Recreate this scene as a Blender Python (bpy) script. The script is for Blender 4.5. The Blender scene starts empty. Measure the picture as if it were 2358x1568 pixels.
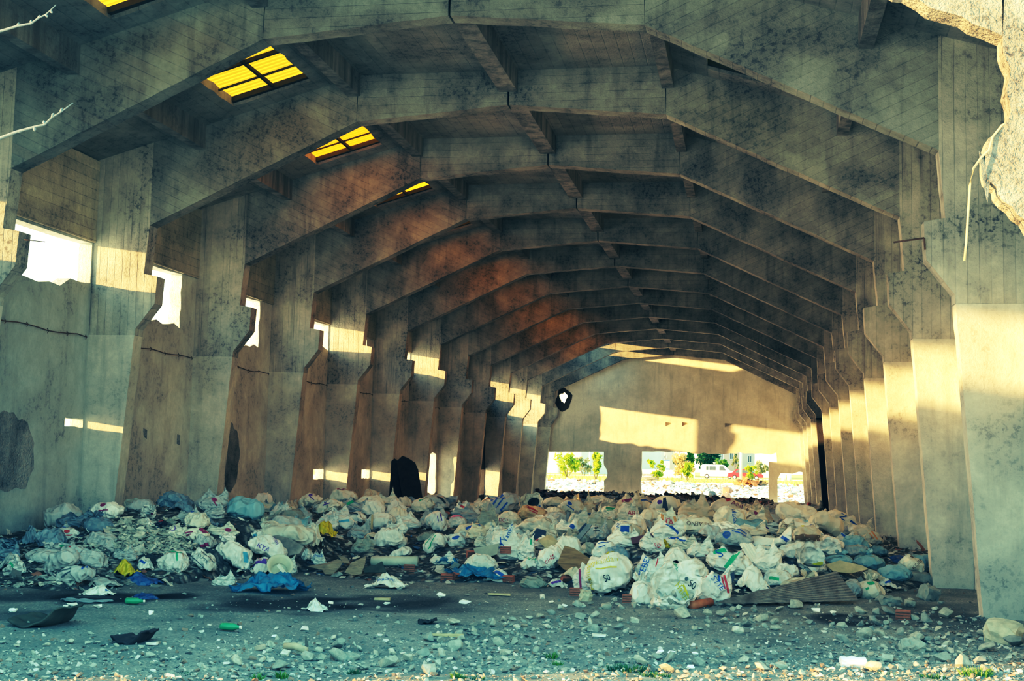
import bpy, bmesh, math, random
from mathutils import Vector, Matrix, noise, geometry
from mathutils.bvhtree import BVHTree

SC = bpy.context.scene
COL = SC.collection
R = random.Random(7)

# ------------------------------------------------------------------ camera
F_PX, CX, CY = 3039.3, 1179.0, 784.0
YAW, PITCH, ROLL = -0.1801, 0.0948, 0.0225
CAM = Vector((4.5572, -19.0574, 1.926))
_fw = Vector((math.sin(YAW) * math.cos(PITCH), math.cos(YAW) * math.cos(PITCH), math.sin(PITCH)))
_rt = Vector((math.cos(YAW), -math.sin(YAW), 0))
_up = _rt.cross(_fw)
RT = _rt * math.cos(ROLL) + _up * math.sin(ROLL)
UP = _up * math.cos(ROLL) - _rt * math.sin(ROLL)
FW = _fw


def ray(u, v):
    return FW + RT * ((u - CX) / F_PX) - UP * ((v - CY) / F_PX)


def on_z(u, v, z=0.0):
    d = ray(u, v)
    return CAM + d * ((z - CAM.z) / d.z)


def on_y(u, v, y):
    d = ray(u, v)
    return CAM + d * ((y - CAM.y) / d.y)


def to_px(p):
    d = Vector(p) - CAM
    k = F_PX / d.dot(FW)
    return CX + d.dot(RT) * k, CY - d.dot(UP) * k


cam_d = bpy.data.cameras.new('camera')
cam_d.sensor_fit = 'HORIZONTAL'
cam_d.sensor_width = 36.0
cam_d.lens = F_PX / 2358.0 * 36.0
cam_d.clip_end = 2000
cam = bpy.data.objects.new('camera', cam_d)
COL.objects.link(cam)
cam.matrix_world = Matrix(((RT.x, UP.x, -FW.x, CAM.x), (RT.y, UP.y, -FW.y, CAM.y), (RT.z, UP.z, -FW.z, CAM.z), (0, 0, 0, 1)))
SC.camera = cam


# ------------------------------------------------------------------ helpers
def tag(o, label=None, cat=None, group=None, kind=None):
    if label: o['label'] = label
    if cat: o['category'] = cat
    if group: o['group'] = group
    if kind: o['kind'] = kind
    return o


def empty(name, loc=(0, 0, 0), rz=0.0, label=None, cat=None, group=None):
    o = bpy.data.objects.new(name, None)
    COL.objects.link(o)
    o.location = loc
    o.rotation_euler = (0, 0, rz)
    o.empty_display_size = 0.2
    return tag(o, label, cat, group)


def mesh_obj(name, verts, faces, mat, parent=None, smooth=False, uvs=None, colors=None, mats=None, fmat=None):
    me = bpy.data.meshes.new(name)
    me.from_pydata([tuple(v) for v in verts], [], faces)
    if uvs is not None:
        uvl = me.uv_layers.new(name='UVMap')
        flat = []
        for l in me.loops:
            flat.extend(uvs[l.vertex_index])
        uvl.data.foreach_set('uv', flat)
    if colors is not None:
        ca = me.color_attributes.new('tint', 'FLOAT_COLOR', 'POINT')
        flat = []
        for c in colors:
            flat.extend((c[0], c[1], c[2], 1.0))
        ca.data.foreach_set('color', flat)
    if smooth:
        me.polygons.foreach_set('use_smooth', [True] * len(me.polygons))
    if mats:
        for m in mats:
            me.materials.append(m)
        me.polygons.foreach_set('material_index', fmat)
    elif mat:
        me.materials.append(mat)
    me.update()
    o = bpy.data.objects.new(name, me)
    COL.objects.link(o)
    if parent is not None:
        o.parent = parent
    return o


def link_mesh(name, me, parent=None):
    o = bpy.data.objects.new(name, me)
    COL.objects.link(o)
    if parent is not None:
        o.parent = parent
    return o


def recalc(o):
    bm = bmesh.new()
    bm.from_mesh(o.data)
    bmesh.ops.recalc_face_normals(bm, faces=bm.faces)
    bm.to_mesh(o.data)
    bm.free()
    return o


class MB:
    """collects simple solids into one vertex/face list"""

    def __init__(self):
        self.v, self.f, self.c = [], [], []

    def add(self, vs, fs, col=None):
        b = len(self.v)
        self.v += [Vector(x) for x in vs]
        self.f += [tuple(i + b for i in f) for f in fs]
        self.c += [col or (1, 1, 1)] * len(vs)

    def box(self, c, s, rot=None, col=None, jit=0.0, rng=R):
        vs = []
        for x in (-.5, .5):
            for y in (-.5, .5):
                for z in (-.5, .5):
                    p = Vector((x * s[0], y * s[1], z * s[2]))
                    if jit:
                        p += Vector((rng.uniform(-jit, jit), rng.uniform(-jit, jit), rng.uniform(-jit, jit)))
                    if rot is not None:
                        p = rot @ p
                    vs.append(p + Vector(c))
        self.add(vs, [(0, 1, 3, 2), (4, 6, 7, 5), (0, 4, 5, 1), (2, 3, 7, 6), (0, 2, 6, 4), (1, 5, 7, 3)], col)

    def bar(self, a, b, w, h=None, col=None):
        a, b = Vector(a), Vector(b)
        d = b - a
        h = h or w
        q = d.to_track_quat('Z', 'Y').to_matrix()
        self.box((a + b) / 2, (w, h, d.length), q, col)

    def tube(self, pts, r, n=8, col=None, cap=True):
        pts = [Vector(p) for p in pts]
        rs = r if isinstance(r, (list, tuple)) else [r] * len(pts)
        vs, fs = [], []
        ref = Vector((0, 0, 1))
        for i, p in enumerate(pts):
            d = (pts[min(i + 1, len(pts) - 1)] - pts[max(i - 1, 0)]).normalized()
            a = d.cross(ref if abs(d.dot(ref)) < .95 else Vector((1, 0, 0))).normalized()
            b = d.cross(a)
            for k in range(n):
                t = 2 * math.pi * k / n
                vs.append(p + (a * math.cos(t) + b * math.sin(t)) * rs[i])
        for i in range(len(pts) - 1):
            for k in range(n):
                fs.append((i * n + k, i * n + (k + 1) % n, (i + 1) * n + (k + 1) % n, (i + 1) * n + k))
        if cap:
            fs.append(tuple(range(n))[::-1])
            fs.append(tuple((len(pts) - 1) * n + k for k in range(n)))
        self.add(vs, fs, col)

    def build(self, name, mat, parent=None, smooth=False, tint=False):
        return mesh_obj(name, self.v, self.f, mat, parent, smooth, colors=self.c if tint else None)


def jag(pts, amp, step, rng, skip=()):
    """closed polygon with its edges subdivided and roughened; edges listed in skip stay straight"""
    out = []
    n = len(pts)
    for i in range(n):
        a, b = Vector(pts[i]), Vector(pts[(i + 1) % n])
        out.append(tuple(a))
        if i in skip:
            continue
        L = (b - a).length
        k = int(L / step)
        if k < 2:
            continue
        nrm = Vector((-(b - a).y, (b - a).x)).normalized()
        for j in range(1, k):
            t = (j + rng.uniform(-.25, .25)) / k
            out.append(tuple(a.lerp(b, t) + nrm * rng.uniform(-amp, amp)))
    return out


def slab(name, outer, holes, place, depth, mat, parent=None, uv=None):
    """2D polygon with holes, extruded. place(u, v, w) -> 3D; w runs from 0 to depth; uv(u, v) -> texture coordinates"""
    loops = [outer] + list(holes)
    flat = [p for l in loops for p in l]
    tris = geometry.tessellate_polygon([[Vector((p[0], p[1], 0)) for p in l] for l in loops])
    n = len(flat)
    vs = [place(p[0], p[1], 0) for p in flat] + [place(p[0], p[1], depth) for p in flat]
    fs = [tuple(t) for t in tris] + [tuple(i + n for i in reversed(t)) for t in tris]
    b = 0
    for l in loops:
        k = len(l)
        for i in range(k):
            j = (i + 1) % k
            fs.append((b + i, b + j, b + j + n, b + i + n))
        b += k
    uvs = None
    if uv:
        uvs = [uv(p[0], p[1]) for p in flat] * 2
    o = mesh_obj(name, vs, fs, mat, parent, uvs=uvs)
    return recalc(o)


# ------------------------------------------------------------------ materials
class NT:
    def __init__(self, name):
        self.m = bpy.data.materials.new(name)
        self.m.use_nodes = True
        self.t = self.m.node_tree
        self.t.nodes.clear()
        self.out = self.t.nodes.new('ShaderNodeOutputMaterial')

    def n(self, typ, **kw):
        nd = self.t.nodes.new(typ)
        for k, v in kw.items():
            if k in ('inp',):
                for a, b in v.items():
                    if isinstance(b, bpy.types.NodeSocket):
                        self.t.links.new(b, nd.inputs[a])
                    else:
                        nd.inputs[a].default_value = b
            else:
                setattr(nd, k, v)
        return nd

    def math(self, op, a, b=None, clamp=False):
        nd = self.n('ShaderNodeMath', operation=op, use_clamp=clamp)
        for i, x in enumerate((a, b)):
            if x is None: continue
            if isinstance(x, bpy.types.NodeSocket):
                self.t.links.new(x, nd.inputs[i])
            else:
                nd.inputs[i].default_value = x
        return nd.outputs[0]

    def mix(self, fac, a, b, blend='MIX'):
        nd = self.n('ShaderNodeMix', data_type='RGBA', blend_type=blend)
        for s, x in ((nd.inputs[0], fac), (nd.inputs[6], a), (nd.inputs[7], b)):
            if isinstance(x, bpy.types.NodeSocket):
                self.t.links.new(x, s)
            elif isinstance(x, (int, float)):
                s.default_value = x
            else:
                s.default_value = (x[0], x[1], x[2], 1)
        return nd.outputs[2]

    def noise(self, co, scale, detail=6, rough=.6, dist=0.0):
        nd = self.n('ShaderNodeTexNoise', inp={'Scale': scale, 'Detail': detail, 'Roughness': rough, 'Distortion': dist})
        if co is not None:
            self.t.links.new(co, nd.inputs['Vector'])
        return nd.outputs['Fac']

    def ramp(self, fac, stops, interp='LINEAR'):
        nd = self.n('ShaderNodeValToRGB')
        cr = nd.color_ramp
        cr.interpolation = interp
        while len(cr.elements) > 1:
            cr.elements.remove(cr.elements[-1])
        cr.elements[0].position = stops[0][0]
        for i, (p, c) in enumerate(stops):
            e = cr.elements[0] if i == 0 else cr.elements.new(p)
            c = (c, c, c) if isinstance(c, (int, float)) else c
            e.color = (c[0], c[1], c[2], 1)
        self.t.links.new(fac, nd.inputs[0])
        return nd.outputs[0]

    def coord(self, kind='Object', scale=None):
        tc = self.n('ShaderNodeTexCoord')
        s = tc.outputs[kind]
        if scale:
            mp = self.n('ShaderNodeMapping')
            mp.inputs['Scale'].default_value = scale
            self.t.links.new(s, mp.inputs['Vector'])
            s = mp.outputs[0]
        return s

    def pos(self, scale=None):
        s = self.n('ShaderNodeNewGeometry').outputs['Position']
        if scale:
            mp = self.n('ShaderNodeMapping')
            mp.inputs['Scale'].default_value = scale
            self.t.links.new(s, mp.inputs['Vector'])
            s = mp.outputs[0]
        return s

    def bump(self, h, strength=.4, dist=.02):
        nd = self.n('ShaderNodeBump', inp={'Strength': strength, 'Distance': dist})
        self.t.links.new(h, nd.inputs['Height'])
        return nd.outputs[0]

    def principled(self, color, rough=.8, normal=None, spec=.3, **kw):
        nd = self.n('ShaderNodeBsdfPrincipled')
        for key, x in (('Base Color', color), ('Roughness', rough), ('Normal', normal), ('Specular IOR Level', spec)):
            if x is None: continue
            if isinstance(x, bpy.types.NodeSocket):
                self.t.links.new(x, nd.inputs[key])
            elif isinstance(x, (int, float)):
                nd.inputs[key].default_value = x
            else:
                nd.inputs[key].default_value = (x[0], x[1], x[2], 1)
        for k, v in kw.items():
            nd.inputs[k.replace('_', ' ')].default_value = v
        return nd.outputs[0]

    def done(self, surf):
        self.t.links.new(surf, self.out.inputs['Surface'])
        return self.m


def concrete(name, light=(.64, .60, .51), dark=(.38, .36, .31), boards=0.0, stain=.55, speck=.5, bump=.5, blackish=False, front_shade=0.0):
    m = NT(name)
    p = m.pos()
    big = m.noise(p, .8, 5, .68, .2)
    c = m.mix(m.ramp(big, [(.38, 0.0), (.62, 1.0)]), dark, light)
    # rain streaks running down
    st = m.noise(m.pos((2.6, 2.6, .28)), 1.6, 4, .62)
    c = m.mix(m.ramp(st, [(.53, 0.0), (.72, stain)]), c, (.105, .095, .085))
    # black mould specks in patches
    fine = m.noise(p, 11, 4, .75)
    sp = m.math('MULTIPLY', m.ramp(fine, [(.49, 0.), (.60, 1.)]), m.ramp(big, [(.36, speck), (.56, 0.)]))
    c = m.mix(sp, c, (.045, .045, .05))
    c = m.mix(m.ramp(fine, [(.3, .28), (.6, 0.)]), c, tuple(x * .55 for x in dark))
    if front_shade:
        # cool shade painted into the colour, deepening towards the front left
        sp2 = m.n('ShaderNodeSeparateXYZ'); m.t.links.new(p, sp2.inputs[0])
        wet = m.math('SUBTRACT', m.math('ADD', sp2.outputs[1], m.math('MULTIPLY', sp2.outputs[0], .45)), m.math('MULTIPLY', big, 6.0))  # wet: position measure for that painted shade, lowest at the front left
        mr = m.n('ShaderNodeMapRange', interpolation_type='SMOOTHSTEP', inp={'From Min': -9.0, 'From Max': 6.0, 'To Min': front_shade, 'To Max': 0.0})
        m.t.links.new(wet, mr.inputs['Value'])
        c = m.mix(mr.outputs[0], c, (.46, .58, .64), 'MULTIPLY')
    h = m.noise(p, 22, 2, .7)
    if boards:
        uv = m.coord('UV')
        sx = m.n('ShaderNodeSeparateXYZ')
        m.t.links.new(uv, sx.inputs[0])
        v = m.math('DIVIDE', sx.outputs[1], boards)
        fr = m.math('FRACT', v)
        idx = m.math('FLOOR', v)
        wn = m.n('ShaderNodeTexWhiteNoise', noise_dimensions='1D')
        m.t.links.new(idx, wn.inputs['W'])
        c = m.mix(m.math('MULTIPLY', wn.outputs[0], .30), c, (.20, .185, .16))
        ln0 = m.ramp(fr, [(0.0, 1.0), (.07, 0.0), (.95, 0.0), (1.0, .6)])
        ln = m.math('MULTIPLY', ln0, m.ramp(st, [(.40, 0.05), (.62, .65)]))
        c = m.mix(ln, c, (.075, .07, .065))
        h = m.math('SUBTRACT', h, m.math('MULTIPLY', ln0, .5))
    if blackish:
        c = m.mix(.93, c, (.012, .010, .010))  # almost even near-black tone over the whole surface
    return m.done(m.principled(c, .92, m.bump(h, bump, .03), .15))


M = {}
M['rafter'] = concrete('rafter_concrete', (.46, .44, .38), (.22, .21, .185), boards=.16, speck=.9, front_shade=1.0)
M['board'] = concrete('board_formed_concrete', boards=.16, speck=.9, front_shade=.55)
M['plaster'] = concrete('plastered_concrete', (.72, .69, .60), (.50, .48, .42), 0, .3, .5, .35, front_shade=.55)
M['wall'] = concrete('stained_wall_plaster', (.74, .75, .70), (.53, .54, .50), 0, .22, .5, .4, front_shade=1.0)
M['beam'] = concrete('boarded_wall_concrete', (.60, .57, .44), (.38, .36, .28), .2, .35, .6, .5)
M['ceiling'] = concrete('soffit_concrete', (.44, .42, .375), (.26, .25, .23), .22, .4, .8, .4, front_shade=1.0)
M['blackish'] = concrete('blackish_concrete', blackish=True)
M['endwall'] = concrete('end_wall_plaster', (.86, .80, .66), (.68, .62, .50), 0, .25, .2, .3)
M['raw'] = concrete('broken_raw_concrete', (.46, .43, .36), (.22, .20, .17), 0, .5, 1.0, 1.4)


def plain(name, col, rough=.6, var=.25, scale=6, bump=.15, metal=0.0, spec=.4):
    m = NT(name)
    p = m.coord('Object')
    n = m.noise(p, scale, 6, .65)
    c = m.mix(m.ramp(n, [(.3, 0.), (.72, 1.)]), tuple(x * (1 - var) for x in col), tuple(min(1, x * (1 + var * .4)) for x in col))
    return m.done(m.principled(c, rough, m.bump(n, bump, .02), spec, Metallic=metal))


M['rust'] = plain('rusty_iron', (.16, .085, .05), .8, .5, 20)
M['dark'] = plain('dark_metal', (.03, .026, .022), .7, .3, 12)


# ------------------------------------------------------------------ skylight sheet
def sheet_mat(name, col):
    m = NT(name)
    p = m.coord('Object')
    n = m.noise(p, 3, 6, .7)
    c = m.mix(m.ramp(n, [(.3, 0.), (.75, 1.)]), tuple(x * .55 for x in col), col)
    sy = m.n('ShaderNodeSeparateXYZ'); m.t.links.new(p, sy.inputs[0])
    wv = m.math('SINE', m.math('MULTIPLY', sy.outputs[1], 2 * math.pi / .15))
    c = m.mix(m.ramp(wv, [(.0, .72), (.75, 0.)]), c, tuple(x * .22 for x in col))      # dark stripes painted in as the shading of the ribs
    tr = m.n('ShaderNodeBsdfTranslucent'); m.t.links.new(c, tr.inputs['Color'])
    tp = m.n('ShaderNodeBsdfTransparent'); m.t.links.new(c, tp.inputs['Color'])
    mx = m.n('ShaderNodeMixShader', inp={0: .0})
    m.t.links.new(tr.outputs[0], mx.inputs[1]); m.t.links.new(tp.outputs[0], mx.inputs[2])
    return m.done(mx.outputs[0])


M['sheet_yellow'] = sheet_mat('yellow_corrugated_plastic', (.55, .30, .010))
M['sheet_orange'] = sheet_mat('orange_corrugated_plastic', (.88, .33, .004))

# ------------------------------------------------------------------ portal frames
T = .35                      # thickness of a frame along the hall
NF = 13
XO = 8.35


def ceil_z(x):
    x = abs(x)
    return 10.273 - .2944 * x if x > 2.95 else 9.405 + (2.95 - x) * .02


ORD = ['', 'first', 'second', 'third', 'fourth', 'fifth', 'sixth', 'seventh', 'eighth', 'ninth', 'tenth', 'eleventh', 'twelfth', 'thirteenth',
       'fourteenth', 'fifteenth', 'sixteenth', 'seventeenth', 'eighteenth', 'nineteenth', 'twentieth']


def frame_half(root, s, rng, mats, amp=.006):
    """one leg and its rafter; s = -1 left, 1 right"""
    pl = lambda u, v, w: (u * s, w, v)
    low = jag([(7.69, -.15), (7.36, 4.32), (XO, 4.32), (XO, -.15)], amp, .22, rng, (1, 2, 3))
    col = slab('column', low, [], pl, T, mats[0], root, uv=lambda u, v: (v, u))
    up = jag([(7.352, 4.322), (7.345, 4.45), (6.97, 4.94), (6.94, 5.48), (7.23, 5.53), (7.15, 6.5), (7.15, ceil_z(7.15)), (XO, ceil_z(XO)), (XO, 4.322)], amp, .2, rng, (5, 6, 7, 8))
    slab('corbel_head', up, [], pl, T, mats[1], col, uv=lambda u, v: (v, u))
    c, sn = math.cos(-.443), math.sin(-.443)

    def ruv(u, v):
        return (u * c - v * sn, u * sn + v * c) if u > 2.97 else (u, v)
    raf = jag([(7.148, 6.502), (2.98, 8.48), (.018, 8.74), (.018, ceil_z(0)), (2.95, ceil_z(2.95)), (7.148, ceil_z(7.148))], amp, .25, rng, (2, 3, 4, 5))
    k = [i for i, p in enumerate(raf)]
    # split into haunched rafter and ridge piece so the board lines follow each
    a = [p for p in raf if p[0] >= 2.979]
    b = [(2.978, 8.481)] + [p for p in raf if p[0] < 2.97]
    a = [p for p in a] + []
    # a: starts at eave bottom .. knee bottom, then top knee missing -> add
    top = [p for p in a if p[1] > 8.6 or abs(p[0] - 7.148) < 1e-6 and p[1] > 7]
    bot = [p for p in a if p not in top]
    a = bot + [(2.979, ceil_z(2.979))] + [p for p in top if p[0] > 2.98]
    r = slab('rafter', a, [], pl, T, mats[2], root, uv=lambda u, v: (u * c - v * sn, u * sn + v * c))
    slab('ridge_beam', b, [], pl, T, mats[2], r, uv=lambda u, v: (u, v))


for n in range(1, NF + 1):
    rng = random.Random(100 + n)
    if n == 1:
        lab = 'weathered concrete portal frame nearest the open front of the hall, mould along its rafters'
    elif n == NF:
        lab = 'last concrete portal frame, standing against the pierced end wall'
    else:
        lab = ORD[n] + ' concrete portal frame counted from the open front of the hall'
    root = empty('portal_frame', (0, 5.0 * (n - 1), 0), 0, lab, 'portal frame', 'concrete portal frames of the hall')
    for s in (-1, 1):
        frame_half(root, s, rng, (M['blackish'] if (n in (9,) and s > 0) else M['plaster'], M['board'], M['rafter']))

# a letter painted on the side of the third left column
P_MARK = True

# the broken front frame (its right leg and rafter show at the picture's corner)
rng = random.Random(5)
root0 = empty('portal_frame', (0, -5.0, 0), 0, 'broken sunlit portal frame in front of the hall with spalled corbel and exposed rebar', 'portal frame', 'concrete portal frames of the hall')
frame_half(root0, -1, rng, (M['raw'], M['raw'], M['raw']), .04)
pl0 = lambda u, v, w: (u, w, v)
lowR = jag([(7.72, -.15), (7.40, 4.40), (XO, 4.40), (XO, -.15)], .04, .12, rng, (1, 2))
c0 = slab('column', lowR, [], pl0, T, M['raw'], root0)
upR = jag([(7.395, 4.40), (7.36, 4.46), (6.95, 4.98), (6.93, 5.22), (6.97, 5.42), (7.17, 5.62), (7.15, 5.9), (7.18, 6.05), (7.12, 6.35), (7.12, 6.5), (7.2, ceil_z(7.2)), (XO, ceil_z(XO)), (XO, 4.40)], .035, .09, rng, (9, 10, 11))
slab('corbel_head', upR, [], pl0, T, M['raw'], c0)
rf = jag([(7.118, 6.5), (2.98, 8.55), (.018, 8.8), (.018, ceil_z(0)), (2.95, ceil_z(2.95)), (7.118, ceil_z(7.118))], .03, .15, rng, (2, 3, 4, 5))
slab('rafter', rf, [], pl0, T, M['raw'], root0)
mb = MB()
mb.add([(6.86, -.03, 5.28), (6.93, .02, 5.22), (6.99, 0, 5.30), (6.98, .02, 4.98), (6.95, .03, 4.74), (6.91, 0, 4.92), (6.9, .16, 5.25), (6.97, .16, 5.1)],
       [(0, 1, 3, 5), (1, 2, 3), (5, 3, 4), (0, 5, 6), (6, 5, 4, 7), (2, 7, 4, 3), (0, 6, 7, 2, 1)])
frag = mb.build('hanging_fragment', M['raw'], root0)
frag['label'] = 'small concrete lump dangling on a wire'
mb = MB()
mb.tube([(7.2, .05, 5.6), (7.1, .0, 5.55), (7.0, -.02, 5.42), (6.96, -.03, 5.28), (6.88, -.06, 5.2), (6.8, -.08, 5.08), (6.76, -.09, 4.9), (6.74, -.09, 4.6), (6.72, -.08, 4.3), (6.70, -.08, 4.12)], .012, 6)
M['wire'] = plain('pale_rusty_wire', (.62, .48, .26), .6)
mb.build('bent_rebar', M['wire'], root0, True)

# ------------------------------------------------------------------ purlins
HIDDEN_PURLINS = {0, 2, 19, 24, 29, 33, 34, 38, 39, 42, 43, 44, 48, 49, 52, 53, 54, 56, 57, 58, 59, 61, 62, 63, 64}
for n in range(0, NF):
    y0, y1 = -5 + 5 * n + T + .002, 5 * n - .002
    for nm, xa, xb, zb in (('ridge', -.175, .175, 8.99), ('left knee', -3.17, -2.92, 8.99), ('right knee', 2.90, 3.12, 8.97), ('left slope', -6.26, -6.05, 8.01), ('right slope', 6.05, 6.26, 8.0)):
        mb = MB()
        za, zc = ceil_z(xa) - .003, ceil_z(xb) - .003
        mb.add([(xa, y0, zb), (xb, y0, zb), (xb, y0, zc), (xa, y0, za), (xa, y1, zb), (xb, y1, zb), (xb, y1, zc), (xa, y1, za)],
               [(0, 1, 2, 3), (5, 4, 7, 6), (0, 4, 5, 1), (1, 5, 6, 2), (2, 6, 7, 3), (3, 7, 4, 0)])
        if n * 5 + ('ridge', 'left knee', 'right knee', 'left slope', 'right slope').index(nm) in HIDDEN_PURLINS:
            tag(mb.build('ceiling_rib', M['ceiling']), kind='structure')
            continue
        o = mb.build('purlin', M['ceiling'])
        where = 'in front of the first whole frame' if n == 0 else 'between the %s and %s whole frames' % (ORD[n], ORD[n + 1])
        tag(o, 'concrete purlin along the %s of the roof, %s' % (nm, where), 'purlin', 'concrete purlins under the roof')

# ------------------------------------------------------------------ roof with skylights
SKX = (-5.29, -3.75)


def roof_piece(name, x0, x1, holes):
    pl = lambda u, v, w: (u, v, ceil_z(u) + w * .16)
    # u = x, v = y
    slab_o = [(x0, -5.0), (x1, -5.0), (x1, 60.5), (x0, 60.5)]
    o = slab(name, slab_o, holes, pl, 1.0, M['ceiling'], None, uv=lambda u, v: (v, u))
    return tag(o, kind='structure')


hl, hr = [], []
for n in range(0, NF):
    y0 = -5 + 5 * n
    r2 = random.Random(n)
    hl.append(jag([(SKX[0], y0 + 1.0), (SKX[1], y0 + 1.0), (SKX[1], y0 + 4.5), (SKX[0], y0 + 4.5)], .025, .3, r2))
    if n == 1: hr.append(jag([(-SKX[1], y0 + 1.0), (-SKX[0], y0 + 1.0), (-SKX[0], y0 + 4.5), (-SKX[1], y0 + 4.5)], .025, .3, r2))
roof_piece('ceiling_left', -8.8, -2.95, hl)
roof_piece('ceiling_ridge', -2.95, 2.95, [])
roof_piece('ceiling_right', 2.95, 8.8, hr)


def corrugated(name, x0, x1, y0, y1, mat, parent, pitch=.15, amp=.014):
    vs, fs = [], []
    ny = int((y1 - y0) / pitch * 6)
    for i in range(ny + 1):
        y = y0 + (y1 - y0) * i / ny
        w = amp * math.sin(2 * math.pi * (y - y0) / pitch)
        for x in (x0, x1):
            vs.append((x, y, ceil_z(x) + .18 + w))
    for i in range(ny):
        fs.append((2 * i, 2 * i + 1, 2 * i + 3, 2 * i + 2))
    return mesh_obj(name, vs, fs, mat, parent, True)


for n in range(0, NF):
    y0 = -5 + 5 * n
    for side in (-1, 1):
        if side < 0 and n in (11, 12):
            continue                                  # bare openings
        if side > 0 and n != 1:
            continue
        xa, xb = (SKX[0], SKX[1]) if side < 0 else (-SKX[1], -SKX[0])
        xm = (xa + xb) / 2
        mat = M['sheet_yellow'] if (n <= 1 or side > 0) else M['sheet_orange']
        colr = 'yellow' if (n <= 1 or side > 0) else 'orange'
        where = 'in front of the first whole frame' if n == 0 else 'between the %s and %s whole frames' % (ORD[n], ORD[n + 1])
        root = empty('skylight' if n <= 4 else 'ceiling_skylight', (xm, y0 + 2.75, 0), 0, '%s corrugated plastic skylight on the %s roof slope, %s' % (colr, 'left' if side < 0 else 'right', where), 'skylight', 'corrugated roof skylights')
        if n > 4:
            for kk in ('label', 'category', 'group'): del root[kk]
            root['kind'] = 'structure'
        # geometry is given in world coordinates, so undo the empty's place
        sh = corrugated('corrugated_sheet', xa - .1, xb + .1, y0 + .9, y0 + 4.6, mat, root)
        sh.location = (-xm, -(y0 + 2.75), 0)
        for (pa, pb, w) in (((xa, y0 + 2.9), (xb, y0 + 2.9), .07), ((xm + .05, y0 + 1.0), (xm + .05, y0 + 4.5), .06), ((xa, y0 + 3.75), (xb, y0 + 3.75), .035), ((xa, y0 + 4.42), (xb, y0 + 4.42), .10), ((xa, y0 + 1.9), (xb, y0 + 1.9), .035)):
            mb = MB()
            mb.bar((pa[0] - xm, pa[1] - y0 - 2.75, ceil_z(pa[0]) + .1), (pb[0] - xm, pb[1] - y0 - 2.75, ceil_z(pb[0]) + .1), w, w)
            mb.build('glazing_bar', M['dark'], root)

o = slab('ceiling_front', [(-8.8, -10.6), (-2.95, -10.6), (-2.95, -5.0), (-8.8, -5.0)], [], lambda u, v, w: (u, v, ceil_z(u) + w * .16), 1.0, M['ceiling'], None, uv=lambda u, v: (v, u))
tag(o, kind='structure')

# ------------------------------------------------------------------ left wall, one panel per bay
XW = -8.33
plx = lambda u, v, w: (XW - w, u, v)          # u = y, v = z
WH = {0: (.0, .0), 1: (.37, 4.95), 2: (.6, 4.18), 3: (.6, 4.1), 4: (.5, 4.97), 5: (.6, 4.1), 6: (.5, 4.97), 7: (.7, 3.9), 8: (.7, 3.9), 9: (.6, 4.9), 10: (.40, 4.9), 11: (.40, 4.95), 12: (.40, 3.4)}
wl_parts = []
for n in range(1, NF):
    rng = random.Random(40 + n)
    y0 = 5.0 * (n - 1)
    holes = []
    a, b = WH[n]
    sill = {1: 5.12, 2: 4.98, 3: 4.9, 4: 5.38, 6: 5.35, 10: 4.55, 11: 4.25, 12: 4.1}.get(n, 5.2)
    bot = []
    k = 12
    for i in range(k + 1):
        bot.append((y0 + a + (b - a) * i / k, sill + rng.uniform(-.09, .09) + (.16 if (n == 1 and i > 9) else 0)))
    rj = []
    for i in range(1, 6):
        rj.append((y0 + b + rng.uniform(-.06, .06) * (0 if n in (1, 4, 6, 9) else 1), sill + (6.1 - sill) * i / 6))
    holes.append(bot + rj + [(y0 + b, 6.14), (y0 + b - .8, 6.11), (y0 + a + 1.2, 6.1), (y0 + a, 6.12)])
    if n in (1, 4, 5, 6):                           # broken-through chases just before the next column
        zc = 2.66 if n == 1 else 1.70
        e = 4.96
        w = .7 if n == 1 else .95
        hgt = .17 if n == 1 else .30
        holes.append(jag([(y0 + e - w, zc - hgt), (y0 + e, zc - hgt), (y0 + e, zc), (y0 + e - w, zc)], .015, .12, rng))
    if n == 7:
        holes.append(jag([(y0 + 3.4, .3), (y0 + 4.7, .35), (y0 + 4.65, 2.35), (y0 + 3.35, 2.4)], .05, .2, rng))
    if n == 9:
        holes.append(jag([(y0 + 3.6, .5), (y0 + 4.97, .5), (y0 + 4.97, 1.75), (y0 + 3.6, 1.7)], .02, .2, rng))
    outer = [(y0, -.2), (y0 + 5, -.2), (y0 + 5, ceil_z(XW) - .01), (y0, ceil_z(XW) - .01)]
    o = slab('wall_left', outer, holes, plx, .28, M['blackish'] if n == 9 else M['wall'], None)
    tag(o, kind='structure')
    # lintel band of board-formed concrete over the opening
    mbo = slab('trim_%d' % n, [(y0 + T + .004, 6.16), (y0 + 4.996, 6.16), (y0 + 4.996, ceil_z(XW) - .02), (y0 + T + .004, ceil_z(XW) - .02)], [], lambda u, v, w: (XW + .06 - w, u, v), .055, M['beam'], None, uv=lambda u, v: (u, v))
    tag(mbo, kind='structure')
# the same wall carried on towards the yard (outside the picture, it shades the yard)
o = slab('wall_left', [(-12.2, -.2), (0, -.2), (0, ceil_z(XW) - .01), (-12.2, ceil_z(XW) - .01)], [[(-10.8, 5.15), (-5.3, 5.15), (-5.3, 6.12), (-10.8, 6.12)], [(-4.5, 5.15), (-.1, 5.15), (-.1, 6.12), (-4.5, 6.12)]], plx, .28, M['wall'])
tag(o, kind='structure')

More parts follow.
